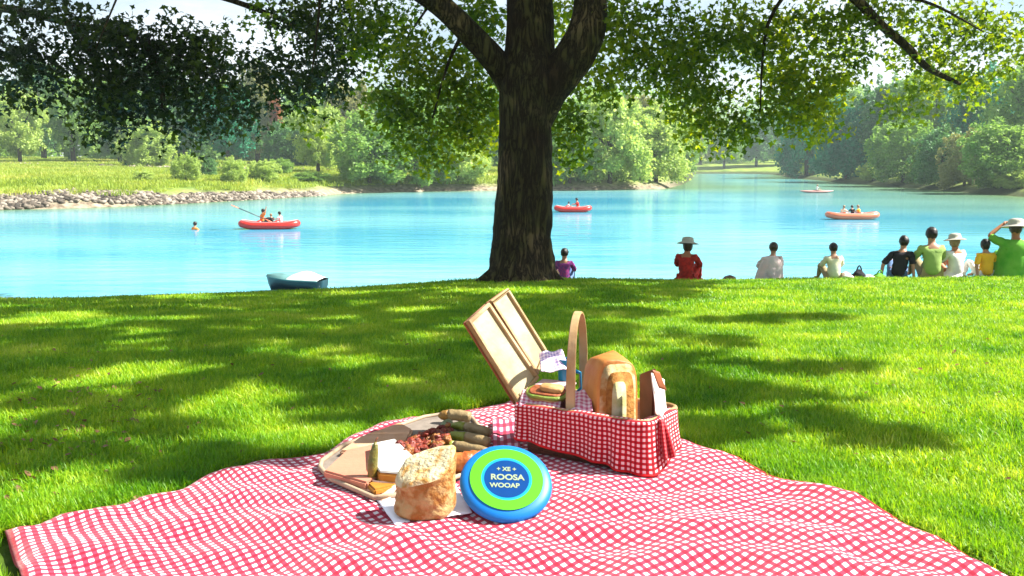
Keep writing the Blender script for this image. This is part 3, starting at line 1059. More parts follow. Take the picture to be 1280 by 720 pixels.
# boughs overhead (outside the frame) whose shade dapples the lawn: placed up-sun of each shaded patch
SHD = [(100, 384, 120, 7), (300, 380, 130, 9), (480, 374, 110, 9), (700, 368, 130, 7), (860, 361, 90, 3), (40, 412, 60, 9),
       (150, 437, 110, 11), (330, 408, 100, 10), (480, 408, 90, 12), (430, 440, 100, 10), (570, 430, 60, 20), (620, 396, 80, 10), (760, 388, 80, 8),
       (950, 403, 120, 8), (885, 430, 45, 9), (850, 455, 60, 14), (970, 466, 60, 4), (1045, 463, 45, 3), (700, 430, 60, 22),
       (30, 470, 80, 10), (60, 505, 90, 14), (190, 528, 110, 10), (300, 508, 60, 8), (420, 484, 120, 12), (545, 492, 70, 18), (50, 575, 100, 26), (185, 585, 90, 16), (300, 560, 90, 13),
       (405, 538, 50, 9), (500, 512, 50, 9), (905, 495, 45, 12), (960, 502, 50, 6), (860, 510, 36, 14), (1015, 532, 55, 10), (20, 625, 50, 12), (640, 470, 50, 18), (880, 545, 40, 8), (1110, 556, 30, 4), (600, 365, 90, 6), (210, 478, 50, 6), (100, 470, 60, 6),
       (350, 460, 60, 7), (560, 470, 40, 10), (780, 420, 60, 12),
       (200, 392, 100, 5), (20, 392, 60, 5), (420, 395, 70, 7), (560, 395, 70, 10), (260, 425, 60, 9), (540, 450, 60, 14), (640, 440, 50, 16), (740, 450, 40, 14), (60, 440, 60, 7), (300, 450, 50, 7), (370, 500, 60, 10), (480, 520, 40, 10), (250, 545, 60, 10), (130, 545, 50, 8), (330, 585, 50, 12), (90, 620, 70, 14), (180, 610, 60, 10), (20, 540, 40, 14), (840, 480, 30, 12), (610, 480, 50, 16)]
SHD = [q for q in SHD if q[0] > 780]
cs = []; rs = []; ks = []
for px, py, hx, hy in SHD:
    z0 = 0.0
    for _ in range(4):
        q = at_z(px, py, z0); z0 = gz(q.x, q.y)
    q = Vector((q.x, q.y, z0))
    q2 = at_z(px, py + hy, z0); q1 = at_z(px, py - hy, z0)
    wx = hx * q.y / F; wy = abs(q1.y - q2.y) / 2
    h = 3.6 + 0.25 * q.y + random.uniform(-.3, .5)
    t = (h - q.z) / SUN.z
    c = q + SUN * t
    cs.append(tuple(c)); wy = max(wy, .14); rs.append((wx * 1.0, wy * 1.0, min(.3, wy * .5)))
    ks.append(min(6000, max(90, 3.14 * wx * wy * (520 if not (px > 850 and py > 480) else 170))))
SUNNY = [(110, 404, 125, 7), (245, 376, 60, 3), (85, 441, 38, 5), (200, 424, 60, 5), (190, 466, 112, 11), (55, 488, 60, 8), (285, 500, 92, 11), (345, 440, 52, 6), (165, 530, 36, 6), (330, 536, 108, 15),
         (120, 614, 135, 11), (440, 372, 60, 3), (620, 368, 115, 4), (450, 425, 40, 4), (480, 458, 50, 5), (560, 450, 30, 4), (600, 412, 28, 5), (760, 402, 50, 5), (720, 380, 40, 3), (-60, 450, 60, 8), (-60, 540, 60, 10)]
gs = np.random.default_rng(8)
for yy in np.arange(3.2, 13.5, .40):
    for xx in np.arange(-9.5, 2.5, .42):
        x = xx + gs.uniform(-.12, .12); y = yy + gs.uniform(-.12, .12); z = gz(x, y)
        px, py = proj((x, y, z))
        lim = np.interp(py, [345, 375, 400, 440, 480, 540, 600, 720], [880, 850, 790, 770, 700, 640, 420, 100])
        if px > lim + gs.uniform(-25, 25) or px < -260: continue
        if any(((px - a) / c) ** 2 + ((py - b_) / d) ** 2 < 1 for a, b_, c, d in SUNNY): continue
        if in_blanket(np.array([x]), np.array([y]), .03)[0]: continue
        if gs.uniform() < .05: continue
        h = 4.6 + .16 * y + .5 * math.sin(x * .9 + y * .4) + gs.uniform(-.12, .12)
        c = Vector((x, y, z)) + SUN * ((h - z) / SUN.z)
        cs.append(tuple(c)); rs.append((.34, .30, .10)); ks.append(120)
nbig = len(cs)
vB, tB = leaf_cloud(cs, rs, ks, 0.15, 4, droop=.2, twig=0.04)
# the high crown
cs = []; rs = []; ks = []
g = np.random.default_rng(5)
tc = at_y(652, 100, TY)
for i in range(34):
    a = g.uniform(0, 6.28); rr = 6.2 * math.sqrt(g.uniform()); z = 6.2 + g.uniform(0, 4.2) * (1 - (rr / 8) ** 2)
    c = (tc.x - 2.2 + rr * math.cos(a) * .9, TY + 2.5 + rr * math.sin(a) * .7, z)
    cs.append(c); rs.append((1.1, .9, .55)); ks.append(260)
# unseen dense boughs added up-sun to shade the left mass and the trunk
for px, py, Y, h, rx, k in [(180, 60, 15.5, 5.0, 2.0, 4200), (110, 60, 15, 5.6, 1.6, 2400), (260, 90, 15.5, 5.3, 1.7, 2600), (200, 130, 15.5, 4.4, 1.5, 1800), (655, 150, TY, 5.6, 1.4, 1500), (655, 260, TY, 6.2, 1.2, 1200), (655, 320, TY, 6.6, 1.0, 800),
                            (560, 90, 14, 5.4, 1.2, 1100), (530, 130, 14, 4.8, 1.0, 700), (400, 60, 14.5, 5.4, 1.3, 1100), (60, 60, 14, 5.6, 1.4, 1200), (655, 60, TY, 5.2, 1.2, 1000), (330, 130, 15.5, 5.6, 1.2, 700), (840, 50, 13.5, 5.4, .9, 450), (350, 60, 15, 6, 1.3, 900)]:
    q = at_y(px, py, Y); t = (h - q.z) / SUN.z; c = q + SUN * t
    cs.append(tuple(c)); rs.append((rx, rx * .8, .5)); ks.append(k)
vC, tC = leaf_cloud(cs, rs, ks, 0.14, 6, twig=.08)
VV = np.concatenate([vA, vB, vC]); TT = np.concatenate([tA, tB + len(vA), tC + len(vA) + len(vB)])
M_leaf = leaf_mat('tree_leaf', (0.02, 0.06, 0.006), (0.30, 0.36, 0.014), (0.11, 0.19, 0.010), trans=0.55, nscale=.7, tcol=(2.0, 1.7, .4))
crown = link('crown', np_mesh('crown', VV, tris=TT), M_leaf, smooth=False)
unparent_shift(crown, tree)
print('leaves', len(TT) // 6)

# left foliage on an added tree, its shade painted as darker leaves
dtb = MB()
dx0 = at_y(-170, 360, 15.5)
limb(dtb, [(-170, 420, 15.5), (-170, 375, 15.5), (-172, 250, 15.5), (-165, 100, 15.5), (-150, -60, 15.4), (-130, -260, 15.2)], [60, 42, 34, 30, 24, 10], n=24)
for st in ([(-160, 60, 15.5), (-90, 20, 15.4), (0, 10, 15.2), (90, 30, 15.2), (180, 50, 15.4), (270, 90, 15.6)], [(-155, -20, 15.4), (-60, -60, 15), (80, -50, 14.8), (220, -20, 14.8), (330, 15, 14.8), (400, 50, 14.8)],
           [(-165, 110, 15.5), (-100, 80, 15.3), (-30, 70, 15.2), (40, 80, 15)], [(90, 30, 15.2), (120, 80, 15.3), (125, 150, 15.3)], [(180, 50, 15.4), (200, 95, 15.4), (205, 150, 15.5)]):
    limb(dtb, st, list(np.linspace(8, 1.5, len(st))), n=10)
dtree = empty('shade_tree', (dx0.x, 15.5, gz(dx0.x, 15.5)), 'added tree at the left edge whose boughs, painted dark for shade, hang over the upper left', 'tree')
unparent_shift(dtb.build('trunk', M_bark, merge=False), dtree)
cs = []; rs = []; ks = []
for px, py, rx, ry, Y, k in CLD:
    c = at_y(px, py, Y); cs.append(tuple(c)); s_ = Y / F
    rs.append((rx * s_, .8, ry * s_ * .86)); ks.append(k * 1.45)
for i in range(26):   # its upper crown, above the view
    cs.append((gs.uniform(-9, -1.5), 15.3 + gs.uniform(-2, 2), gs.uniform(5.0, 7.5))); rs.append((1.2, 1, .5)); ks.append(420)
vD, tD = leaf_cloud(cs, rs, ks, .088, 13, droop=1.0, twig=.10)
M_leaf_shade = leaf_mat('shade_dark_leaf', (0.008, 0.020, 0.003), (0.095, 0.14, 0.010), (0.022, 0.045, 0.006), trans=0.28, nscale=.8, tcol=(1.5, 1.5, .5))  # leaf colour darkened to carry the shade on this foliage
unparent_shift(link('crown', np_mesh('crown', vD, tris=tD), M_leaf_shade, smooth=False), dtree)

# ------------------------------------------------------------------ trees of the far bank
TREEM = {
    'light': leaf_mat('willow_leaf', (0.26, 0.38, 0.09), (0.46, 0.56, 0.18), trans=.45, nscale=.25, tcol=(1.3, 1.3, .7)),
    'mid': leaf_mat('alder_leaf', (0.13, 0.27, 0.055), (0.30, 0.44, 0.11), trans=.42, nscale=.25, tcol=(1.3, 1.3, .7)),
    'dark': leaf_mat('oak_leaf', (0.055, 0.16, 0.05), (0.16, 0.32, 0.09), trans=.25, nscale=.25, tcol=(1.2, 1.3, .8)),
    'teal': leaf_mat('pine_leaf', (0.010, 0.16, 0.09), (0.05, 0.30, 0.15), trans=.2, nscale=.2, tcol=(1.1, 1.3, 1)),
    'olive': leaf_mat('olive_leaf', (0.18, 0.21, 0.06), (0.36, 0.36, 0.13), trans=.3, nscale=.3, tcol=(1.3, 1.2, .7)),
    'rust': leaf_mat('rust_leaf', (0.25, 0.08, 0.02), (0.40, 0.16, 0.05), trans=.3, nscale=.5, tcol=(1.3, 1, .7)),
}
M_ftrunk = simple('far_bark', (0.14, 0.10, 0.07), .9, .1, var=.4, scale=3)
_cache = {}


def crown_mesh(kind, form, seed):
    """unit crown, width about 2 (radius 1), height 2, centre 0; leaf size fixed for ~5 m radius"""
    key = (kind, form, seed)
    if key in _cache: return _cache[key]
    g = np.random.default_rng(900 + seed * 17 + len(form))
    cs = []; rs = []; ks = []
    nl = {'round': 24, 'tall': 26, 'bush': 26}[form]
    for i in range(nl):
        th = i * 2.4 + g.uniform(-.4, .4); u = -0.92 + 1.72 * (i + .5) / nl + g.uniform(-.08, .08)
        if form == 'bush':
            prof = 1 if u < -.1 else math.sqrt(max(.03, 1 - ((u + .1) / 1.0) ** 2)); prof *= 1 - .18 * max(0, -u - .5)
        else: prof = math.sqrt(max(.05, 1 - u ** 2 * (.8 if u < 0 else .97))) if form == 'round' else (.95 - .45 * max(0, u) - .12 * max(0, -u))
        rad = prof * g.uniform(.38, .74)
        r = g.uniform(.22, .38) * (.75 + .25 * prof)
        cs.append((rad * math.cos(th), rad * math.sin(th), u * .88)); rs.append((r, r, r * g.uniform(.6, 1.0))); ks.append(430)
    cs.append((0, 0, -.15)); rs.append((.5, .5, .7)); ks.append(900)
    for i in range(40):  # stray sprays that break the outline
        th = g.uniform(0, 6.28); u = g.uniform(-.8, 1); rad = math.sqrt(max(.02, 1 - u * u)) * .92
        cs.append((rad * math.cos(th), rad * math.sin(th), u * .98)); rs.append((.09, .09, .14)); ks.append(34)
    v, t = leaf_cloud(cs, rs, ks, .082, seed + 40, droop=1.2 if kind == 'light' else .3, star=False, shell=.4)
    me = np_mesh('crown_' + kind, v, tris=t)
    me.materials.append(TREEM[kind])
    _cache[key] = me
    return me


def ftree(px, base_py, top_py, wpx, Y, kind, form, label, seed=0, group='trees on the far river bank', name='bank_tree', stem=.3):
    q = at_y(px, base_py, Y)
    gzz = gz(q.x, Y)
    top = at_y(px, top_py, Y).z
    h = top - gzz
    w = wpx * Y / F / 2
    root = empty(name, (q.x, Y, gzz), label, 'tree' if name != 'river_bush' else 'bush', group)
    ch = h * (1.04 if form == 'bush' else 1 - stem * .25)
    c = bpy.data.objects.new('crown', crown_mesh(kind, form, seed)); COL.objects.link(c); c.parent = root
    c.scale = (w, w * .85, ch / 2 * 1.02); c.location = (0, 0, h - ch / 2)
    c.rotation_euler = (0, 0, seed * 1.3 + px * .01)
    mb = MB()
    r = h * .022
    x1 = random.uniform(-.05, .05) * h
    mb.tube([(0, 0, -.2), (x1 * .3, 0, h * .3), (x1, 0, h * .6), (x1 * .8, 0, h * .85)], [r * 1.3, r, r * .7, r * .3], n=8)
    for k in range(4):
        a = k * 1.6 + px; mb.tube([(x1 * .4, 0, h * .35), (x1 + math.cos(a) * w * .3, math.sin(a) * w * .3, h * .55), (x1 + math.cos(a) * w * .55, math.sin(a) * w * .5, h * .7)], [r * .6, r * .4, r * .15], n=6)
    mb.build('trunk', M_ftrunk, root, merge=False)
    return root


FT = [
    (25, 198, 106, 80, 118, 'light', 'round', 'pale green round willow at the left end of the far meadow'),
    (92, 198, 88, 90, 128, 'mid', 'round', 'mid green tree just right of the pale round willow'),
    (185, 198, 150, 88, 116, 'light', 'bush', 'low yellow green willow bush before the dark wood on the left'),
    (150, 198, 100, 90, 134, 'mid', 'tall', 'bright green tree behind the low willow bush'),
    (232, 198, 100, 80, 134, 'dark', 'tall', 'dark green tree right of the low willow bush'),
    (285, 198, 105, 95, 130, 'teal', 'round', 'dark bluish green tree behind the meadow centre'),
    (322, 198, 78, 62, 138, 'olive', 'tall', 'tall olive tree rising behind the bluish green one'),
    (346, 196, 114, 26, 137, 'rust', 'tall', 'slim tree with rusty orange foliage on the left bank'),
    (356, 198, 152, 70, 128, 'dark', 'bush', 'dark bush hiding the foot of the rusty orange tree'),
    (398, 208, 126, 80, 104, 'light', 'round', 'pale weeping willow at the right end of the meadow'),
    (440, 210, 96, 80, 128, 'olive', 'tall', 'tall yellowish tree behind the weeping willow'),
    (-40, 198, 60, 110, 130, 'dark', 'tall', 'tall dark tree cut by the left edge of the view'),
    (55, 198, 70, 70, 142, 'dark', 'tall', 'tall dark tree behind the pale round willow'),
    (195, 197, 62, 90, 146, 'dark', 'tall', 'tallest dark tree at the back of the left wood'),
    (462, 236, 138, 124, 99, 'mid', 'bush', 'dense green bush overhanging the water left of the big trunk'),
    (520, 237, 130, 130, 102, 'mid', 'bush', 'broad bush on the shore nearest the big trunk on its left'),
    (572, 237, 165, 92, 99, 'light', 'bush', 'pale bush at the waterline touching the left side of the big trunk'),
    (500, 232, 110, 96, 114, 'dark', 'round', 'dark tree behind the shore bushes left of the big trunk'),
    (575, 232, 108, 96, 116, 'mid', 'round', 'green tree rising behind the pale waterline bush'),
    (640, 234, 112, 90, 112, 'dark', 'round', 'dark tree mostly hidden behind the big trunk'),
    (712, 236, 146, 92, 101, 'mid', 'bush', 'green bush at the water just right of the big trunk'),
    (762, 236, 116, 132, 102, 'light', 'bush', 'big pale willow at the water right of the big trunk'),
    (820, 234, 124, 108, 104, 'light', 'bush', 'pale willow forming the point where the river bends'),
    (730, 232, 112, 90, 120, 'mid', 'tall', 'green tree behind the pale willows right of the big trunk'),
    (800, 230, 116, 80, 124, 'olive', 'tall', 'yellowish tree behind the pale willows near the river bend'),
    (855, 226, 150, 60, 150, 'mid', 'round', 'small green tree behind the river bend willow'),
    (905, 214, 150, 60, 278, 'mid', 'round', 'light tree at the far end of the river, left one'),
    (945, 214, 138, 70, 284, 'dark', 'round', 'dark tree at the far end of the river, middle one'),
    (985, 214, 130, 70, 290, 'mid', 'tall', 'green tree at the far end of the river, right one'),
    (875, 214, 134, 60, 300, 'olive', 'tall', 'pale tree farthest away behind the river bend'),
    (1008, 222, 118, 76, 186, 'teal', 'bush', 'dark bluish tree at the water where the right bank begins'),
    (1058, 226, 122, 84, 158, 'teal', 'bush', 'second dark bluish tree along the right bank'),
    (1090, 231, 203, 40, 121, 'light', 'bush', 'small pale bush at the waterline of the right bank'),
    (1128, 232, 148, 88, 114, 'mid', 'bush', 'grey green bushy tree in the middle of the right bank'),
    (1178, 236, 158, 84, 102, 'dark', 'bush', 'dark shrubby tree right of the grey green one on the right bank'),
    (1205, 236, 160, 60, 97, 'olive', 'bush', 'olive bush in front of the dark trees on the right bank'),
    (1250, 240, 150, 100, 90, 'mid', 'bush', 'wide green bush at the right edge of the water'),
    (1265, 243, 212, 56, 84, 'light', 'bush', 'low pale shrub at the waterline by the right edge'),
    (1110, 226, 96, 100, 140, 'dark', 'round', 'dark rounded tree behind the right bank shrubs'),
    (1165, 228, 84, 96, 132, 'mid', 'tall', 'tall green tree behind the middle of the right bank'),
    (1225, 232, 82, 100, 122, 'teal', 'tall', 'tall bluish tree near the right edge'),
    (1285, 236, 66, 110, 108, 'mid', 'tall', 'tallest green tree cut by the right edge'),
    (1050, 222, 108, 90, 185, 'mid', 'tall', 'tall tree behind the dark bluish ones on the right bank'),
    (1370, 250, 60, 150, 88, 'dark', 'tall', 'large dark tree beyond the right edge of the view'),
]
for i, (px, bp_, tp, w, Y, kd, fm, lab) in enumerate(FT):
    if px > 1000: w *= 1.22
    if fm == 'bush' and (460 < px < 830 or 1000 < px < 1290):
        while river_sd(np.array([at_y(px, bp_, Y).x]), np.array([Y]))[0] > 1.6 and Y > 40: Y -= .5
        while river_sd(np.array([at_y(px, bp_, Y).x]), np.array([Y]))[0] < 1.2: Y += .5
    ftree(px, bp_, tp, w, Y, kd, fm, lab, seed=i % 3)

# wood farther back that closes the gaps as one mass
cs = []; rs = []; ks = []
g = np.random.default_rng(21)
for i in range(230):
    px = g.uniform(-200, 1480)
    if 820 < px < 1000: Y = g.uniform(300, 330)
    else: Y = g.uniform(150, 190) if px < 840 else g.uniform(190, 240)
    q = at_y(px, 200, Y)
    if river_sd(np.array([q.x]), np.array([Y]))[0] < 4: continue
    hgt = at_y(px, g.uniform(105, 150), Y).z
    gg = gz(q.x, Y)
    for k in range(4):
        cs.append((q.x + g.uniform(-3, 3), Y + g.uniform(-2, 2), gg + (hgt - gg) * (.08 + .27 * k))); rs.append((g.uniform(4, 6), 3.5, (hgt - gg) * .2)); ks.append(190)
v, t = leaf_cloud(cs, rs, ks, .85, 33, star=False, shell=.5)
tag(link('distant_wood', np_mesh('distant_wood', v, tris=t), TREEM['mid'], smooth=False), 'continuous dark wood in the distance behind the river bank trees', 'wood', kind='stuff')

# meadow shrubs
SHR = [(232, 226, 192, 46, 74, 'light', 'leafy tuft of tall weeds on the meadow, leftmost'), (262, 222, 197, 26, 84, 'dark', 'small dark bush in the meadow weeds'), (292, 226, 196, 44, 76, 'light', 'tall yellow green weeds right of the small dark bush'),
       (330, 228, 200, 50, 80, 'light', 'broad weed clump at the right part of the meadow'), (390, 236, 214, 60, 88, 'mid', 'green weeds at the shore below the weeping willow'), (180, 226, 212, 30, 72, 'light', 'low weed tuft near the rocky edge'), (350, 214, 198, 40, 98, 'mid', 'low green bush under the rusty tree'),
       (470, 240, 222, 40, 97, 'light', 'reeds at the foot of the shore bushes')]
for i, (px, bp_, tp, w, Y, kd, lab) in enumerate(SHR):
    ftree(px, bp_, tp, w, Y, kd, 'bush', lab, seed=i % 3, group='shrubs and weeds on the far meadow', name='river_bush')

# rough grass of the far meadow
mg = leaf_mat('meadow_blade', (0.17, 0.27, 0.03), (0.48, 0.48, 0.13), (0.30, 0.40, 0.05), trans=.42, nscale=.15, tcol=(1.3, 1.2, .6))
mp_ = []
for k in range(3):
    me = blade_patch('meadow_patch', 90, 1.0, .34, .055, 170 + k); me.materials.append(mg); mp_.append(me)
x = RNG.uniform(-75, 30, 16000); y = RNG.uniform(50, 150, 16000)
sd_ = river_sd(x, y)
ok = (sd_ > 1.2) & (x < -1 + (y - 84) * .25) & (np.abs(x) < y * .62)
x, y = x[ok], y[ok]
scatter('meadow_grass', np.stack([x, y, terrain_z(x, y)], 1), RNG.uniform(0, 6.28, len(x)), RNG.uniform(.5, 1.3, len(x)), RNG.integers(0, 3, len(x)), mp_, 'rough yellow green grass of the sunlit meadow across the river', 'grass')
# rubble along the far left bank and the broken stone line behind the meadow
def rubble(name, pts_, size, mat, label):
    vs = []; ts = []
    g = np.random.default_rng(77)
    bm = bmesh.new(); bmesh.ops.create_icosphere(bm, subdivisions=1, radius=1)
    bv = np.array([v.co[:] for v in bm.verts]); bt = np.array([[v.index for v in f.verts] for f in bm.faces]); bm.free()
    allv = []; allt = []
    for i, (x, y) in enumerate(pts_):
        s = size * g.uniform(.4, 1.2)
        v = bv * (1 + .28 * g.normal(size=(len(bv), 1))) * np.array([s * 1.3, s, s * .75])
        a = g.uniform(0, 6.28); c, sn = math.cos(a), math.sin(a)
        v = np.stack([v[:, 0] * c - v[:, 1] * sn, v[:, 0] * sn + v[:, 1] * c, v[:, 2]], 1)
        v += np.array([x, y, gz(x, y) + s * .2])
        allv.append(v); allt.append(bt + i * len(bv))
    return tag(link(name, np_mesh(name, np.concatenate(allv), tris=np.concatenate(allt)), mat, smooth=False), label, 'rocks', kind='stuff')


def rock_mat():
    m, n, l, b = mat_new('rock')
    g = n.new('ShaderNodeNewGeometry'); r = n.new('ShaderNodeValToRGB')
    for e, c in zip(r.color_ramp.elements, ((.03, .024, .018, 1), (.30, .26, .21, 1))): e.color = c
    e = r.color_ramp.elements.new(.45); e.color = (.12, .095, .07, 1)
    l.new(g.outputs['Random Per Island'], r.inputs['Fac']); l.new(r.outputs[0], b.inputs['Base Color']); b.inputs['Roughness'].default_value = .9
    return m


M_rock = rock_mat()
rp = []
for i in range(3200):
    px = random.uniform(-150, 405)
    py = np.interp(px, [-150, 0, 200, 330, 395], [267, 262.5, 256, 249, 245])
    q = at_z(px, float(py), ZW)
    off = random.uniform(-.1, 2.1) if px < 330 else random.uniform(-.1, 1.0)
    rp.append((q.x + random.uniform(-.3, .3), q.y + off))
rubble('rubble_bank', rp, .17, M_rock, 'grey brown rubble lining the edge of the far meadow')
rp = []
for i in range(360):
    px = random.uniform(-60, 420); Y = 112 + random.uniform(-1, 1)
    q = at_y(px, 197, Y); rp.append((q.x, Y))
rubble('rubble_line', rp, .33, M_rock, 'broken line of grey stones behind the far meadow')

# ------------------------------------------------------------------ people
SKIN = simple('skin', (0.52, 0.27, 0.17), .5, .3, var=.1, scale=20, sss=.1, ks=.82)
SKIN_T = simple('skin_tan', (0.50, 0.21, 0.10), .5, .3, var=.1, scale=20, ks=.82)
HAIR_B = simple('hair_dark', (0.018, 0.012, 0.010), .45, .4, var=.5, scale=40, bump=.5, bscale=80)
HAIR_M = simple('hair_brown', (.10, .055, .03), .45, .4, var=.5, scale=40, bump=.5, bscale=80)
HAIR_L = simple('hair_fair', (0.50, 0.36, 0.20), .5, .4, var=.4, scale=40, bump=.5, bscale=80)
HAIR_W = simple('hair_pale', (0.70, 0.62, 0.52), .5, .4, var=.3, scale=40, bump=.5, bscale=80)
LIPS = simple('lips', (.45, .12, .10), .5, .3)
EYE = simple('eye_dark', (.02, .015, .01), .2, .5)


def cloth(name, c, c2=None, scale=6, bump=.5):
    return simple(name, c, .85, .15, var=.18, scale=scale, bump=bump, bscale=18, col2=c2, ks=1.1)


def person(label, loc, yaw, s=1.0, shirt=None, legs=None, hair=HAIR_B, skinm=SKIN, pose='hug', hairlen=0, extra=None, lean=0.0, turn=0.0, group='people sitting along the lawn edge', skirt=None, hat=None, sub=2, cloak=None):
    root = empty('person', loc, label, 'person', group, rz=yaw)
    root.scale = (s, s, s)
    J = {}; E = []
    L = lean
    J['pel'] = ((0, 0, .11), (.135, .11)); J['bel'] = ((L * .25, -.03, .27), (.125, .10)); J['che'] = ((L * .6, -.01, .43), (.145, .105))
    J['shc'] = ((L * .8, .01, .55), (.11, .085)); J['nec'] = ((L * .92, .03, .64), .05); J['hdb'] = ((L, .05, .70), (.062, .07))
    J['hdm'] = ((L * 1.05, .055, .775), (.078, .095)); J['hdt'] = ((L * 1.08, .05, .86), (.055, .065))
    E += [('pel', 'bel'), ('bel', 'che'), ('che', 'shc'), ('shc', 'nec'), ('nec', 'hdb'), ('hdb', 'hdm'), ('hdm', 'hdt')]
    for sd, nm in ((-1, 'l'), (1, 'r')):
        J['sh' + nm] = ((sd * .165 + L * .8, .01, .555), .058)
        if pose == 'hug': el = (sd * .25, .16, .36); wr = (sd * .11, .38, .36)
        elif pose == 'prop': el = (sd * .27, -.06, .34); wr = (sd * .30, -.17, .09)
        elif pose == 'paddle': el = (sd * .27, .12, .42); wr = (sd * .24, .34, .42)
        elif pose == 'raise': el = ((sd * .30, .08, .70) if sd > 0 else (sd * .25, .14, .36)); wr = ((sd * .28, .14, .93) if sd > 0 else (sd * .13, .34, .36))
        elif pose == 'shade': el = ((sd * .36, .12, .66) if sd < 0 else (sd * .25, .14, .36)); wr = ((sd * .16, .20, .82) if sd < 0 else (sd * .13, .34, .36))
        J['el' + nm] = (el, .040); J['wr' + nm] = (wr, .026)
        E += [('shc', 'sh' + nm), ('sh' + nm, 'el' + nm), ('el' + nm, 'wr' + nm)]
        w = Vector(wr); d = (w - Vector(el)).normalized()
        side = d.cross(Vector((0, 0, 1))).normalized() * sd
        J['pm' + nm] = (tuple(w + d * .055), (.034, .020)); E.append(('wr' + nm, 'pm' + nm))
        for k in range(4):
            b0 = w + d * .085 + side * (k - 1.5) * .019; tpt = b0 + d * (.05 - .006 * abs(k - 1.3)) + Vector((0, 0, -.018))
            J[f'f{k}{nm}'] = (tuple(b0), .009); J[f't{k}{nm}'] = (tuple(tpt), .007)
            E += [('pm' + nm, f'f{k}{nm}'), (f'f{k}{nm}', f't{k}{nm}')]
        J['th' + nm] = (tuple(w + d * .04 - side * .045), .010); J['tt' + nm] = (tuple(w + d * .075 - side * .055), .008)
        E += [('pm' + nm, 'th' + nm), ('th' + nm, 'tt' + nm)]
        J['hi' + nm] = ((sd * .10, .06, .11), .088)
        if pose in ('hug', 'prop', 'raise', 'shade'): kn = (sd * .13, .42, .40); an = (sd * .11, .60, .07); to = (sd * .12, .78, .035)
        else: kn = (sd * .15, .42, .20); an = (sd * .13, .78, .08); to = (sd * .13, .84, .18)
        J['kn' + nm] = (kn, .058); J['an' + nm] = (an, .036); J['to' + nm] = (to, (.038, .028))
        E += [('pel', 'hi' + nm), ('hi' + nm, 'kn' + nm), ('kn' + nm, 'an' + nm), ('an' + nm, 'to' + nm)]
    skin('body', J, E, skinm, root, sub)
    # clothes follow the body
    if shirt:
        T = {k: (J[k][0], tuple(x + .028 for x in (J[k][1] if hasattr(J[k][1], '__len__') else (J[k][1],) * 2))) for k in ('pel', 'bel', 'che', 'shc')}
        T['pel'] = ((0, 0, .10), (.175, .145))
        TE = [('pel', 'bel'), ('bel', 'che'), ('che', 'shc')]
        T['nk'] = (tuple(Vector(J['shc'][0]).lerp(Vector(J['nec'][0]), .45)), (.068, .062)); TE.append(('shc', 'nk'))
        for nm in 'lr':
            T['sh' + nm] = (J['sh' + nm][0], .078)
            mid = Vector(J['sh' + nm][0]).lerp(Vector(J['el' + nm][0]), 1.0)
            T['el' + nm] = (tuple(mid), .060); TE += [('shc', 'sh' + nm), ('sh' + nm, 'el' + nm)]
        skin('shirt', T, TE, shirt, root, sub, .016)
    if legs:
        T = {'pel': ((0, 0, .095), (.148, .118))}; TE = []
        for nm in 'lr':
            for k, rr in (('hi', .100), ('kn', .070), ('an', .047)):
                T[k + nm] = (J[k + nm][0], rr)
            TE += [('pel', 'hi' + nm), ('hi' + nm, 'kn' + nm), ('kn' + nm, 'an' + nm)]
        skin('trousers', T, TE, legs, root, sub, .012)
    if skirt:
        mb = MB(); prof = [(.12, .26), (.155, .2), (.24, .12), (.33, .05), (.36, .012)]
        vs = []; fs = []; nn = 36
        for j, (r, z) in enumerate(prof):
            for k in range(nn):
                th = 6.2832 * k / nn; q = r * (1 + .06 * math.sin(7 * th) * j / 4)
                vs.append((q * math.cos(th), q * math.sin(th) * (1.25 if math.sin(th) > 0 else .75) + .02, z))
        for j in range(4):
            for k in range(nn): fs.append((j * nn + k, j * nn + (k + 1) % nn, (j + 1) * nn + (k + 1) % nn, (j + 1) * nn + k))
        mb.add(vs, fs).build('skirt', skirt, root)
    if cloak:
        nn = 40; prof = [(.075, .62, 0), (.13, .585, 0), (.215, .52, .02), (.245, .40, .05), (.27, .26, .07), (.30, .12, .08), (.315, .012, .08)]
        vs = []; fs = []
        for j, (r, z, yo) in enumerate(prof):
            for k in range(nn):
                th = 6.2832 * k / nn; q = r * (1 + .05 * math.sin(5 * th + 1.3 * j) * j / 6 + .03 * math.sin(11 * th) * j / 6)
                vs.append((q * math.cos(th) + L * z, q * math.sin(th) * (1.3 if math.sin(th) > 0 and j > 2 else .72) + yo, z))
        for j in range(len(prof) - 1):
            for k in range(nn): fs.append((j * nn + k, j * nn + (k + 1) % nn, (j + 1) * nn + (k + 1) % nn, (j + 1) * nn + k))
        MB().add(vs, fs).build('cloak', cloak, root)
    # face
    hc = Vector(J['hdm'][0]) + Vector((0, .012, .012))
    fm = MB()
    fm.ball(hc + Vector((0, .088, -.018)), (.012, .02, .018), 8, 6)
    fm.build('nose', skinm, root)
    for sx in (-1, 1):
        MB().ball(hc + Vector((sx * .078, .0, -.015)), (.012, .020, .028), 8, 6).build('ear', skinm, root)
        MB().ball(hc + Vector((sx * .03, .078, .0)), (.010, .008, .007), 8, 6).build('eye', EYE, root)
    MB().ball(hc + Vector((0, .078, -.05)), (.022, .006, .005), 8, 6).build('mouth', LIPS, root)
    # hair: cap over crown and back
    hm = MB(); vs = []; fs = []; seg = 22; ring = 12
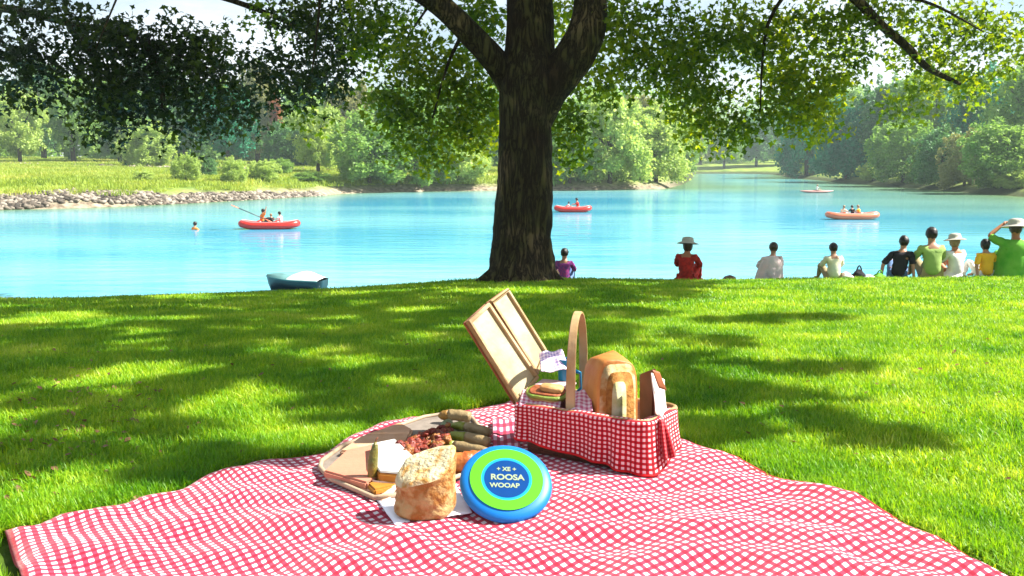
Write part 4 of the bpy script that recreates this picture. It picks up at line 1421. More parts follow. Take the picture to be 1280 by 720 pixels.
    for i in range(ring + 1):
        ph = math.pi * .5 * (i / ring) * 1.55
        for k in range(seg):
            th = 2 * math.pi * k / seg
            front = max(0, math.sin(th))
            p2 = ph * (1 - .48 * front)
            v = Vector((math.sin(p2) * math.cos(th) * .096, math.sin(p2) * math.sin(th) * .112, math.cos(p2) * .112))
            v *= 1 + .10 * mnoise.noise(v * 26 + Vector((s * 9, len(label), 0)))
            if hairlen and i > ring * .55 and front < .3: v.z -= hairlen * (i - ring * .55) / ring * 2.2
            vs.append(hc + v + Vector((0, -.008, .012)))
    for i in range(ring):
        for k in range(seg): fs.append((i * seg + k, (i + 1) * seg + k, (i + 1) * seg + (k + 1) % seg, i * seg + (k + 1) % seg))
    hm.add(vs, fs)
    ho = hm.build('hair', hair, root)
    so_ = ho.modifiers.new('t', 'SOLIDIFY'); so_.thickness = .02
    if hat:
        mb = MB()
        M = Matrix.Translation(hc + Vector((0, -.01, .045))) @ Matrix.Rotation(R(-8), 4, 'X')
        prof = [(.104, .0), (.20, -.02), (.215, -.032), (.21, -.026), (.118, .012), (.115, .05), (.10, .09), (.05, .105), (.01, .108)]
        mb.lathe(prof, 28, M)
        mb.build('sun_hat', hat, root)
    return root


def seat_pt(px, Y, dz=0):
    x = (px - 640) / F * (Y * math.cos(PITCH) + 1.5 * math.sin(PITCH))
    return (x, Y, gz(x, Y) + dz)


C = {
    'red': cloth('red_cloth', (.50, .03, .02), (.22, .02, .015), 14), 'plaid': cloth('plum_check_cloth', (.36, .05, .20), (.10, .05, .22), 22),
    'pinkgrey': cloth('pink_grey_cloth', (.78, .58, .58), (.58, .52, .52), 5), 'cream': cloth('cream_cloth', (.72, .66, .42), (.60, .62, .50), 4),
    'black': cloth('black_cloth', (.02, .02, .025)), 'green': cloth('moss_cloth', (.30, .42, .12), (.24, .36, .10)), 'white': cloth('white_cloth', (.78, .77, .74)),
    'yellow': cloth('yellow_cloth', (.85, .46, .03)), 'pale': cloth('pale_mint_cloth', (.62, .74, .62)), 'deepgreen': cloth('green_cloth', (.07, .30, .02), (.16, .40, .05), 5),
    'jeans': cloth('denim', (.12, .20, .38)), 'blue': cloth('light_blue_cloth', (.25, .45, .72)), 'khaki': cloth('khaki_cloth', (.35, .28, .16)), 'orange': cloth('orange_cloth', (.75, .22, .04)),
    'straw': simple('straw', (.72, .55, .30), .8, .2, var=.25, scale=60, bump=.6, bscale=90), 'whitehat': simple('white_straw', (.82, .78, .68), .8, .2, var=.12, scale=60, bump=.4, bscale=90),
}
PY = 14.0
person('small child with dark hair in plum checked shirt sitting right beside the big trunk', seat_pt(705, 14.6, -.01), R(-15), .62, C['plaid'], C['jeans'], HAIR_B, pose='hug')
person('person in red clothes and wide white sun hat sitting alone at the lawn edge', seat_pt(858, 14.0), R(-25), .74, C['red'], C['red'], HAIR_M, SKIN_T, pose='hug', skirt=C['red'], hat=C['whitehat'], hairlen=.05)
person('person hunched in a loose pinkish grey top sitting alone by the water', seat_pt(963, 14.2), R(-4), .68, C['pinkgrey'], C['pinkgrey'], HAIR_M, SKIN, pose='hug', lean=.06, cloak=C['pinkgrey'])
person('black haired child in cream shirt, leftmost of the group on the right', seat_pt(1042, 14.0), R(5), .63, C['cream'], C['khaki'], HAIR_B, pose='hug')
person('dark haired person in black jacket and jeans leaning towards the green shirt', seat_pt(1122, 14.1), R(-20), .74, C['black'], C['jeans'], HAIR_B, pose='prop', lean=.09)
person('dark haired adult in moss green shirt, the tallest back in the middle of the group', seat_pt(1164, 14.0), R(0), .85, C['green'], C['khaki'], HAIR_B, pose='hug')
person('person with white hat and white dress beside the moss green shirt', seat_pt(1194, 14.1), R(15), .74, C['white'], None, HAIR_L, SKIN_T, pose='hug', skirt=C['white'], hairlen=.04, hat=C['whitehat'])
person('dark haired child in yellow shirt sitting before the green dress', seat_pt(1232, 13.9), R(10), .65, C['yellow'], C['white'], HAIR_B, pose='prop', hairlen=.04)
person('large person in green clothes shading their face at the right edge', seat_pt(1268, 13.8), R(-10), .93, C['deepgreen'], C['deepgreen'], HAIR_M, SKIN_T, pose='shade', cloak=C['deepgreen'], hat=C['whitehat'])

# small things around the people
def lump(name, label, cat, px, Y, r, mat, seed=1, dz=None, parts=None):
    p = seat_pt(px, Y)
    root = empty(name, p, label, cat)
    mb = MB(); mb.ball((0, 0, r[2] * .8), r, 16, 10, jit=.35, seed=seed)
    mb.build('body', mat, root)
    if parts == 'bag':
        mb = MB(); pts_ = [(-r[0] * .5 + r[0] * t, 0, r[2] * 1.45 + r[2] * 1.0 * math.sin(math.pi * t)) for t in np.linspace(0, 1, 9)]
        mb.tube(pts_, .01, 6); mb.build('handle', mat, root)
    return root


lump('cloth_bag', 'small tan cloth bag between the big trunk and the checked child', 'bag', 689, 14.0, (.11, .09, .12), cloth('tan_cloth', (.62, .38, .22)), 3, parts='bag')
lump('cloth_bag', 'black bag on the grass between cream shirt and black jacket', 'bag', 1074, 14.0, (.09, .08, .10), C['black'], 5, parts='bag')
lump('towel', 'crumpled white towel lying beside the black bag', 'towel', 1088, 14.0, (.13, .09, .06), C['white'], 6)
lump('cloth_bag', 'dark green bag next to the black jacket', 'bag', 1100, 14.0, (.09, .08, .07), C['deepgreen'], 8, parts='bag')
lump('towel', 'pale pink towel beside the cream shirted child', 'towel', 1059, 14.0, (.10, .09, .08), C['pinkgrey'], 9)
lump('ball', 'small brown ball on the lawn edge between red and pink grey persons', 'ball', 912, 13.9, (.10, .10, .07), simple('brown_leather', (.20, .08, .05), .5, .4, var=.3, scale=20), 4)

# ------------------------------------------------------------------ boats
def on_water(px, py):
    q = at_z(px, py, ZW); return q


M_rred = simple('red_vinyl', (.68, .025, .015), .35, .5, var=.08, scale=3, ks=.82)
M_rorange = simple('orange_vinyl', (.80, .20, .09), .35, .5, var=.08, scale=3, ks=.82)
M_rfloor = simple('grey_vinyl', (.45, .42, .40), .5, .4, var=.1, scale=3)
M_white = simple('white_vinyl', (.8, .8, .78), .4, .4)
M_pad = simple('paddle_shaft', (.08, .08, .09), .4, .4)


def raft(px, py, length, yaw, mat, label, width=1.1):
    q = on_water(px, py)
    root = empty('inflatable_raft', (q.x, q.y, ZW), label, 'raft', 'inflatable rafts on the river', rz=yaw)
    L = length / 2; Wd = width / 2
    pts_ = []
    for k in range(40):
        th = 2 * math.pi * k / 40
        cx = abs(math.cos(th)) ** .8 * math.copysign(1, math.cos(th)); cy = abs(math.sin(th)) ** .75 * math.copysign(1, math.sin(th))
        rise = .08 * max(0, abs(cx) - .6) / .4
        pts_.append(((L - .18) * cx, (Wd - .16) * cy, .135 + rise))
    mb = MB(); pts_.append(pts_[0]); mb.tube(pts_, .145, 14, cap=False); mb.build('tube', mat, root)
    mb = MB(); mb.add([(x * .94, y * .9, .10) for x, y, z in pts_[:-1]] + [(x * .94, y * .9, .06) for x, y, z in pts_[:-1]],
                      [tuple(range(40)), tuple(range(79, 39, -1))] + [(k, (k + 1) % 40, 40 + (k + 1) % 40, 40 + k) for k in range(40)])
    mb.build('floor', M_rfloor, root, smooth=False)
    for x in (-L * .3, L * .25):
        mb = MB(); mb.tube([(x, -Wd + .25, .24), (x, 0, .25), (x, Wd - .25, .24)], .11, 12); mb.build('seat', mat, root)
    mb = MB(); mb.tube([(p[0] * 1.0, p[1] * 1.03, p[2] + .150) for p in pts_], .012, 6, cap=False); mb.build('grab_rope', M_white, root)
    return root


def paddle(p, rot, label, blade_mat, group='paddles on the river'):
    root = empty('paddle', p, label, 'paddle', group)
    root.rotation_euler = rot
    root.scale = (.72, .9, .9)
    mb = MB(); mb.tube([(-.85, 0, 0), (.85, 0, 0)], .018, 8); mb.build('shaft', M_pad, root)
    for s in (-1, 1):
        mb = MB(); mb.ball((s * 1.0, 0, 0), (.25, .15, .02), 14, 8); mb.build('blade', blade_mat, root)
    return root


r1 = raft(337, 286, 2.55, R(4), M_rred, 'bright red inflatable raft with paddlers on the left part of the river')
q = r1.location
gp = 'people on the water'
person('paddler in orange with one arm raised in the left red raft', (q.x - .28, q.y, ZW + .16), R(-60), .72, C['orange'], C['black'], HAIR_B, SKIN_T, pose='raise', group=gp, sub=1)
person('paddler in pink grey top at the right end of the left red raft', (q.x + .45, q.y, ZW + .14), R(75), .62, C['pinkgrey'], C['red'], HAIR_B, SKIN, pose='paddle', group=gp, sub=1)
person('small paddler in dark top in the middle of the left red raft', (q.x + .05, q.y + .15, ZW + .14), R(40), .52, C['black'], C['red'], HAIR_L, SKIN, pose='paddle', group=gp, sub=1)
paddle((q.x - .62, q.y - .25, ZW + .62), (0, R(24), R(10)), 'paddle with orange blades held over the left end of the red raft', M_rorange)
r2 = raft(716, 265, 2.15, R(-3), M_rred, 'red inflatable raft on the water just right of the big trunk')
q = r2.location
person('person in dark red reclining in the raft beside the big trunk', (q.x + .25, q.y, ZW + .12), R(80), .72, C['red'], C['white'], HAIR_B, SKIN_T, pose='paddle', group=gp, sub=1)
person('small person in pale shirt at the left of the raft beside the big trunk', (q.x - .25, q.y, ZW + .12), R(-80), .5, C['white'], C['khaki'], HAIR_B, SKIN, pose='paddle', group=gp, sub=1)
r3 = raft(1065, 274, 2.6, R(-2), M_rorange, 'pale orange inflatable raft on the right part of the river')
q = r3.location
person('paddler in yellow at the right of the pale orange raft', (q.x + .30, q.y, ZW + .12), R(60), .62, C['yellow'], C['khaki'], HAIR_L, SKIN, pose='paddle', group=gp, sub=1)
person('paddler in black in the middle of the pale orange raft', (q.x + .02, q.y + .05, ZW + .12), R(20), .60, C['black'], C['khaki'], HAIR_B, SKIN, pose='paddle', group=gp, sub=1)
person('paddler in cream at the left of the pale orange raft', (q.x - .42, q.y, ZW + .12), R(-50), .60, C['cream'], C['khaki'], HAIR_L, SKIN, pose='paddle', group=gp, sub=1)

# kayak far out
q = on_water(1021, 241)
ky = empty('kayak', (q.x, q.y, ZW), 'long pale pink kayak farthest out on the river', 'kayak', rz=R(5))
ky.scale = (.75, .85, .85)
mb = MB()
vs = []; fs = []; NN = 24; MM = 12
for i in range(NN + 1):
    t = i / NN * 2 - 1; w = .36 * (1 - abs(t) ** 2.4) + .01; zc = .12 + .10 * abs(t) ** 3
    for k in range(MM):
        th = 6.2832 * k / MM; vs.append((t * 2.1, w * math.cos(th), zc + .16 * (1 - abs(t) ** 3 * .8) * math.sin(th)))
for i in range(NN):
    for k in range(MM): fs.append((i * MM + k, i * MM + (k + 1) % MM, (i + 1) * MM + (k + 1) % MM, (i + 1) * MM + k))
mb.add(vs, fs).build('hull', simple('pink_plastic', (.75, .38, .34), .4, .4, var=.05, scale=2), ky)
mb = MB(); mb.tube([(.5 * math.cos(a), .24 * math.sin(a), .285) for a in np.linspace(0, 6.2832, 25)], .03, 8, cap=False); mb.build('cockpit_rim', M_pad, ky)
person('kayaker in white shirt sitting in the far pale kayak', (q.x, q.y, ZW + .12), R(-85), .72, C['white'], C['khaki'], HAIR_L, SKIN, pose='paddle', group=gp, sub=1)

# swimmer
q = on_water(243, 287)
person('swimmer low in the water left of the red raft, only head and shoulders showing', (q.x, q.y, ZW - .36), R(-40), .75, C['orange'], C['black'], HAIR_B, SKIN, pose='paddle', group=gp, sub=1)

# moored boat close to the bank
q = at_z(366, 366, ZW)
bo = empty('rowing_boat', (q.x, q.y + .2, ZW + .02), 'dark hulled boat under a teal and white cover moored at the lawn edge', 'boat', rz=R(-12))
bo.rotation_euler = (R(0), R(0), R(-12)); bo.scale = (.84, .84, .66)
vs = []; fs = []; NN = 20; prof = 9
for i in range(NN + 1):
    t = i / NN  # 0 bow (left) .. 1 stern
    w = .42 * (math.sin(min(1, t * 1.6 + .05) * math.pi / 2)) * (1 - .15 * t); sh = .34 + .09 * (1 - t) ** 2
    for k in range(prof):
        a = -math.pi / 2 + math.pi * k / (prof - 1)
        vs.append((-.72 + 1.45 * t + .10 * math.cos(a) * (1 - t), w * math.sin(a), sh - sh * 1.02 * math.cos(a) ** .7 if k not in (0, prof - 1) else sh))
for i in range(NN):
    for k in range(prof - 1): fs.append((i * prof + k, i * prof + k + 1, (i + 1) * prof + k + 1, (i + 1) * prof + k))
fs.append(tuple(NN * prof + k for k in range(prof))); fs.append(tuple(range(prof))[::-1])
mb = MB(); mb.add(vs, fs); h_ = mb.build('hull', simple('dark_hull', (.005, .016, .022), .3, .5, var=.2, scale=4), bo)
mb = MB()
rimL = [vs[i * prof] for i in range(NN + 1)]; rimR = [vs[i * prof + prof - 1] for i in range(NN + 1)]
mb.tube([(x, y, z + .01) for x, y, z in rimL], .022, 8); mb.tube([(x, y, z + .01) for x, y, z in rimR], .022, 8)
mb.build('gunwale', simple('teal_trim', (.05, .20, .21), .4, .4), bo)
def cover(i0, i1, hh, mat, nm):
    vs = []; fs = []; m = 11
    for i in range(i0, i1 + 1):
        a = Vector(rimL[i]); b2 = Vector(rimR[i])
        for k in range(m):
            u = k / (m - 1); p = a.lerp(b2, u); e = math.sin(math.pi * u) ** .7
            tt = (i - i0) / (i1 - i0); env = math.sin(math.pi * (.08 + .88 * tt)) ** .8
            p.z += .02 + hh * e * env + .02 * mnoise.noise(p * 6)
            vs.append(p)
    for i in range(i1 - i0):
        for k in range(m - 1): fs.append((i * m + k, i * m + k + 1, (i + 1) * m + k + 1, (i + 1) * m + k))
    MB().add(vs, fs).build(nm, mat, bo)
cover(0, 11, .12, simple('teal_canvas', (.16, .36, .36), .7, .2, var=.25, scale=4), 'front_cover')
cover(9, 20, .24, simple('white_canvas', (.75, .82, .80), .7, .2, var=.12, scale=4), 'rear_cover')

# pale gravel by the boat
def gravel():
    rp = []
    for i in range(350):
        px = random.uniform(405, 500); q = at_z(px, 363, ZW + .15); rp.append((q.x, 18.2 + random.uniform(-.5, .6)))
    return rubble('gravel_shore', gravel_pts(rp), .07, simple('pale_gravel', (.55, .48, .40), .9, .1, var=.3, scale=8), 'pale gravel on the water edge right of the moored boat')
def gravel_pts(p): return p
gravel()

# ------------------------------------------------------------------ picnic things
def ground_at(px, py, z=BZ):
    return at_z(px, py, z)


M_wood = simple('basket_wood', (.66, .47, .24), .5, .3, col2=(.46, .28, .11), scale=7, stretch=(1, 1, 1), bump=.3, bscale=50)
M_panel = simple('lid_panel', (.74, .64, .40), .55, .25, col2=(.50, .42, .22), scale=9, bump=.25, bscale=40)
M_redwood = simple('reddish_wood', (.48, .15, .06), .5, .3, var=.3, scale=12)
M_darkwick = wicker('dark_wicker', (.14, .055, .028), (.075, .028, .015), 60)
M_smallcheck = gingham('small_check', 0.0165, red=(.25, .002, .008), pink=(.42, .010, .02), white=(.72, .50, .52), hem=None, jit=.06)
M_pinknap = gingham('pink_check', 0.014, red=(.40, .08, .16), pink=(.55, .28, .34), white=(.62, .52, .57), jit=.1)
M_redcloth = cloth('red_trim_cloth', (.55, .02, .02), (.38, .01, .015), 20)

fl = ground_at(654, 567, BZ - .005); fr = ground_at(802, 595, BZ - .005)
ax = Vector((fr.x - fl.x, fr.y - fl.y, 0)); Lb = ax.length; ax.normalize()
ay = Vector((-ax.y, ax.x, 0)); Wb = .235; Hb = .172
root = empty('picnic_basket', (fl.x + (fr.x - fl.x) / 2 + ay.x * Wb / 2, fl.y + (fr.y - fl.y) / 2 + ay.y * Wb / 2, BZ - .005), 'open picnic basket with tall handle, raised double lid and gingham lining', 'basket', rz=math.atan2(ax.y, ax.x))
Rm = Matrix.Rotation(math.atan2(ax.y, ax.x), 4, 'Z')
Bm = Matrix.Translation(root.location) @ Rm
Bi = Bm.inverted()


def loc(px, py, Y): return Bi @ at_y(px, py, Y)


hx, hy = Lb / 2, Wb / 2
FLR = .015                     # outward flare at the rim
# body: rounded rectangular tub with real wall thickness
def ring(hx, hy, z, rc=.045, n=6):
    out = []
    for cx, cy, a0 in ((hx - rc, hy - rc, 0), (-hx + rc, hy - rc, 90), (-hx + rc, -hy + rc, 180), (hx - rc, -hy + rc, 270)):
        for k in range(n + 1):
            a = R(a0 + 90 * k / n); out.append((cx + rc * math.cos(a), cy + rc * math.sin(a), z))
    return out
rings = [ring(hx - .01, hy - .01, 0)] + [ring(hx + FLR * t, hy + FLR * t, Hb * t) for t in np.linspace(.05, 1, 9)] + [ring(hx + FLR - .012, hy + FLR - .012, Hb), ring(hx - .014, hy - .014, .02)]
m_ = len(rings[0]); vs = [v for r_ in rings for v in r_]; fs = []
for i in range(len(rings) - 1):
    for k in range(m_): fs.append((i * m_ + k, i * m_ + (k + 1) % m_, (i + 1) * m_ + (k + 1) % m_, (i + 1) * m_ + k))
fs.append(tuple(range(m_))[::-1]); fs.append(tuple((len(rings) - 1) * m_ + k for k in range(m_)))
MB().add(vs, fs).build('body', M_darkwick, root)
rr_ = ring(hx + FLR, hy + FLR, Hb); MB().tube(rr_ + [rr_[0]], .009, 8, cap=False).build('rim', M_wood, root)


def uv_sheet(name, grid, mat, parent, su, sv, thick=.002):
    """cloth sheet from a grid of points with UV in metres"""
    nr, nc = len(grid), len(grid[0])
    me = np_mesh(name, [tuple(p) for r_ in grid for p in r_], [(i * nc + j, i * nc + j + 1, (i + 1) * nc + j + 1, (i + 1) * nc + j) for i in range(nr - 1) for j in range(nc - 1)])
    uvl = me.uv_layers.new(name='UVMap')
    li = np.empty(len(me.loops), np.int32); me.loops.foreach_get('vertex_index', li)
    uu = np.array([(j / (nc - 1) * su, i / (nr - 1) * sv) for i in range(nr) for j in range(nc)], np.float32)
    uvl.data.foreach_set('uv', uu[li].ravel())
    o = link(name, me, mat, parent)
    if thick:
        s_ = o.modifiers.new('t', 'SOLIDIFY'); s_.thickness = thick; s_.offset = 0
    return o


# lining: folded over the rim and hanging down the long front and the right end
NC, NR = 90, 26
grid = []
for i in range(NR):
    v = i / (NR - 1)
    row = []
    for j in range(NC):
        u = j / (NC - 1)
        # path along the rim: front side then right end
        total = Lb + 2 * FLR + Wb * .9
        s = u * total
        frontL = Lb + 2 * FLR
        if s < frontL: bx_, by_, nx_, ny_ = -hx - FLR + s, -hy - FLR, 0, -1
        else: bx_, by_, nx_, ny_ = hx + FLR, -hy - FLR + (s - frontL), 1, 0
        # soft corner
        dc = s - frontL
        if abs(dc) < .05:
            a = (dc + .05) / .1 * math.pi / 2
            bx_, by_ = hx + FLR - .05 + .05 * math.sin(a), -hy - FLR + .05 - .05 * math.cos(a); nx_, ny_ = math.sin(a), -math.cos(a)
        drop = np.interp(u, [0, .15, .55, .66, .72, .85, 1], [.115, .125, .155, .168, .172, .14, .11])
        if v < .18:
            t = v / .18; off = -.05 + .066 * t; z = Hb + .012 * math.sin(math.pi * t) + .004 - .02 * (1 - t)
        else:
            t = (v - .18) / .82; z = Hb + .004 - drop * t
            off = .016 + .010 * math.sin(s * 52 + 2 * math.sin(s * 17)) * t - FLR * (drop * t / Hb) * .8 + .012 * t * t
            if s > frontL: off += .028 * t * math.sin(math.pi * min(1, max(0, (s - frontL) / .22)))
        z = max(z, .006)
        row.append(Vector((bx_ + nx_ * off, by_ + ny_ * off, z + .004 * mnoise.noise(Vector((s * 14, v * 5, 1))))))
    grid.append(row)
uv_sheet('lining_cloth', grid, M_smallcheck, root, Lb + 2 * FLR + Wb * .9, .20)
# bottom red band of the lining
lo_row = grid[-1]
MB().tube([p + Vector((0, 0, .001)) for p in lo_row], .004, 6, flat=(1.0, .5)).build('lining_hem', M_redcloth, root)

# handle: flat hoop, seen nearly edge-on
hf = loc(713, 516, fl.y - .09); hbk = loc(729, 487, fl.y + .19); htop = loc(728, 391, fl.y + .05)
cenh = (hf + hbk) / 2; half = (hbk - hf) / 2
pts_ = []
rise_ = htop.z - cenh.z
for k in range(33):
    a = math.pi * k / 32
    p = cenh - half * math.cos(a) * (1 if True else 1)
    p = Vector((p.x, p.y, cenh.z + rise_ * math.sin(a) ** .62)); pts_.append(p)
hb = MB()
wdir = half.cross(Vector((0, 0, 1))).normalized()
b0 = len(hb.v); nh = len(pts_)
for k, p in enumerate(pts_):
    t = (pts_[min(k + 1, nh - 1)] - pts_[max(k - 1, 0)]).normalized(); nrm = t.cross(wdir).normalized()
    ww = .0155 - .003 * math.sin(math.pi * k / 32)
    for sx, sn in ((-1, -1), (1, -1), (1, 1), (-1, 1)): hb.v.append(tuple(p + wdir * ww * sx + nrm * .0045 * sn))
for k in range(nh - 1):
    for j in range(4): hb.f.append((k * 4 + j, k * 4 + (j + 1) % 4, (k + 1) * 4 + (j + 1) % 4, (k + 1) * 4 + j))
hb.f.append((0, 1, 2, 3)); hb.f.append(tuple((nh - 1) * 4 + j for j in (3, 2, 1, 0)))
hb.build('handle', simple('handle_wood', (.72, .50, .26), .4, .4, col2=(.52, .28, .10), scale=10, bump=.2), root, bevel=.002)

# double lid, both leaves thrown up to the left
def leaf_panel(TL, TR, BR, BL, nm):
    """panel with a raised frame, from its four outer corners (basket coordinates)"""
    TL, TR, BR, BL = map(Vector, (TL, TR, BR, BL))
    nrm = (TR - TL).cross(BL - TL).normalized()
    camdir = (Bi @ CAM) - (TL + BR) / 2
    if nrm.dot(camdir) < 0: nrm = -nrm
    def P(u, v, h): return (TL.lerp(TR, u)).lerp(BL.lerp(BR, u), v) + nrm * h
    fw_u = .013 / (TR - TL).length; fw_v = .013 / (BL - TL).length
    b1 = MB()
    def slab(u0, u1, v0, v1, h0, h1):
        vs = [P(u, v, h) for u in (u0, u1) for v in (v0, v1) for h in (h0, h1)]
        b1.add(vs, [(0, 1, 3, 2), (4, 6, 7, 5), (0, 4, 5, 1), (2, 3, 7, 6), (0, 2, 6, 4), (1, 5, 7, 3)])
    slab(0, 1, 0, fw_v, 0, .020); slab(0, 1, 1 - fw_v, 1, 0, .020)
    slab(0, fw_u, fw_v, 1 - fw_v, 0, .020); slab(1 - fw_u, 1, fw_v, 1 - fw_v, 0, .020)
    f_ = b1.build('lid', M_wood, root, bevel=.002)
    b1 = MB(); slab(fw_u, 1 - fw_u, fw_v, 1 - fw_v, .003, .009); b1.build('panel', M_panel, f_, smooth=False)
    b1 = MB(); slab(-.02, 1.02, -.004, 1.004, -.010, -.0005); b1.build('edge_board', M_redwood, f_, bevel=.002)


YA = fl.y
A_TL = loc(581, 403, YA + .02); A_TR = loc(607, 380, YA + .13); A_BR = loc(670, 474, YA + .12); A_BL = loc(645, 505, YA + .01)
B_TL = loc(609, 378, YA + .15); B_TR = loc(631, 362, YA + .25); B_BR = loc(680, 441, YA + .24); B_BL = loc(668, 471, YA + .14)
leaf_panel(A_TL, A_TR, A_BR, A_BL, 'a'); leaf_panel(B_TL, B_TR, B_BR, B_BL, 'b')
# right end board and its short open flap
def slab_from(c, off):
    vs = [Vector(p) for p in c] + [Vector(p) + off for p in c]
    return MB().add(vs, [(0, 1, 2, 3), (7, 6, 5, 4), (0, 4, 5, 1), (1, 5, 6, 2), (2, 6, 7, 3), (3, 7, 4, 0)])
slab_from([loc(799, 468, YA - .10), loc(817, 461, YA - .19), loc(815, 524, YA - .19), loc(799, 524, YA - .10)], Vector((.004, .012, 0))).build('end_board', simple('brown_board', (.24, .06, .03), .5, .3, var=.4, scale=14), root, bevel=.003)

# things standing in the basket (each its own object, world placed)
def world_obj(o):
    return o


M_crust = simple('bread_crust', (.72, .33, .08), .55, .3, col2=(.56, .19, .035), scale=10, bump=.35, bscale=30)
M_crumb = simple('bread_crumb', (.80, .66, .36), .85, .1, col2=(.50, .24, .06), scale=22, bump=.8, bscale=55, lo=.38, hi=.6)
M_swirl = simple('bread_swirl', (.58, .30, .08), .8, .1, col2=(.36, .14, .03), scale=40, bump=.7, bscale=70)
M_cream = simple('cream_filling', (.84, .78, .50), .7, .2, col2=(.66, .60, .25), scale=30, bump=.4, bscale=50)
# loaf with its cut face to the right
lc = at_y(763, 508, fl.y - .03)
th = R(15)
loaf = empty('bread_loaf', (lc.x, lc.y, BZ + .03), 'large orange crusted loaf with cut swirled face standing in the basket', 'bread', rz=th)
# cross-section (in local x,z) extruded along local y; cut face at -y
sec = []
for k in range(40):
    a = 2 * math.pi * k / 40
    cx = math.copysign(abs(math.cos(a)) ** .38, math.cos(a)); cz = math.copysign(abs(math.sin(a)) ** .48, math.sin(a))
    sec.append((.074 * cx, .125 * cz + .125))
topz = at_y(775, 446, fl.y - .03).z - (BZ + .03)
sec = [(x * (1 - .10 * (z / .25)), z / .25 * topz) for x, z in sec]
vs = []; fs = []; ns = len(sec); ys_ = [-.065, -.062, -.03, .03, .075, .092, .098]; sc_ = [.97, 1, 1.02, 1.02, 1, .93, .75]
for y_, q_ in zip(ys_, sc_):
    for x, z in sec:
        zz = (z - topz / 2) * q_ + topz / 2
        n_ = 1 + .05 * mnoise.noise(Vector((x * 16, y_ * 16, z * 12)))
        vs.append((x * q_ * n_, y_, zz * n_))
for i in range(len(ys_) - 1):
    for k in range(ns): fs.append((i * ns + k, i * ns + (k + 1) % ns, (i + 1) * ns + (k + 1) % ns, (i + 1) * ns + k))
fs.append(tuple(range(ns))[::-1]); fs.append(tuple((len(ys_) - 1) * ns + k for k in range(ns)))
MB().add(vs, fs).build('crust', M_crust, loaf)
def face_disc(scx, scz, y0, mat, nm, dx=0, dz=0, par=loaf):
    vs = [(dx, y0 - .003, topz / 2 + dz)]; fs = []
    vs += [(x * scx + dx, y0, (z - topz / 2) * scz + topz / 2 + dz) for x, z in sec]
    vs += [(x * scx * .96 + dx, y0 + .004, (z - topz / 2) * scz * .96 + topz / 2 + dz) for x, z in sec]
    for k in range(ns):
        fs.append((0, 1 + k, 1 + (k + 1) % ns)); fs.append((1 + k, 1 + ns + k, 1 + ns + (k + 1) % ns, 1 + (k + 1) % ns))
    return MB().add(vs, fs).build(nm, mat, par)
face_disc(.90, .93, -.067, M_crumb, 'crumb_face')
face_disc(.70, .80, -.0705, M_swirl, 'swirl', .006, -.006)
face_disc(.36, .62, -.0745, M_cream, 'filling', .002, -.01)

# white cloth with red trim beside the end board
g_ = []
for i in range(14):
    v = i / 13; row = []
    for j in range(12):
        u = j / 11
        p = at_y(814 + 16 * u + 6 * v * (1 - .4 * u), 466 + 8 * u + 52 * v, fl.y - .225 + .10 * u + .01 * math.sin(u * 9))
        row.append(p + Vector((0, .006 * math.sin(v * 8 + u * 5), 0)))
    g_.append(row)
nk = uv_sheet('napkin', g_, cloth('white_linen', (.78, .74, .66)), None, .06, .16)
tag(nk, 'white napkin with a red corner draped at the right end of the basket', 'napkin')
g2 = []
for i in range(8):
    v = i / 7; row = []
    for j in range(8):
        u = j / 7
        row.append(at_y(815 + 9 * u + 9 * v, 462 + 3 * u + 23 * v, fl.y - .235 + .02 * u + .01 * v))
    g2.append(row)
uv_sheet('red_corner', g2, M_redwood, nk, .05, .08, .003)
# gathered red tail hanging at the right end
g3 = []
for i in range(16):
    v = i / 15; row = []
    for j in range(24):
        u = j / 23
        wpx = 5 + 26 * v ** .7
        px = 826 + 4 * v + (u - .5) * wpx; py = 524 + 46 * v + 4 * math.sin(math.pi * u) * v
        row.append(at_y(px, py, fl.y - .235 + .018 * math.sin(u * 19) * v + .05 * abs(u - .5)))
    g3.append(row)
tl = uv_sheet('tea_towel', g3, gingham('tail_check', .016, red=(.30, .003, .010), pink=(.42, .010, .02), white=(.55, .09, .10), jit=.08), None, .12, .16)
tag(tl, 'gathered red tea towel hanging down the right corner of the basket', 'towel')

# sandwich, pink napkin, lunch box, patterned cloth and blue cup inside
def slice_bread(root_, z, sx, sy, t, mat, nm, ang=0, seed=1, dx=0):
    vs = []; fs = []; n_ = 28
    for zz, q in ((0, .93), (.25 * t, 1), (.75 * t, 1), (t, .93)):
        for k in range(n_):
            a = 6.2832 * k / n_
            q2 = 1 + .09 * mnoise.noise(Vector((math.cos(a) * 2, math.sin(a) * 2, seed + zz * 30)))
            c_, s_ = math.copysign(abs(math.cos(a)) ** .7, math.cos(a)), math.copysign(abs(math.sin(a)) ** .7, math.sin(a))
            vs.append((sx * q * q2 * c_ + dx, sy * q * q2 * s_, z + zz + .004 * mnoise.noise(Vector((c_ * 3, s_ * 3, seed)))))
    for i in range(3):
        for k in range(n_): fs.append((i * n_ + k, i * n_ + (k + 1) % n_, (i + 1) * n_ + (k + 1) % n_, (i + 1) * n_ + k))
    fs.append(tuple(range(n_))[::-1]); fs.append(tuple(3 * n_ + k for k in range(n_)))
    o = MB().add(vs, fs).build(nm, mat, root_)
    o.rotation_euler = (0, 0, ang)
    return o


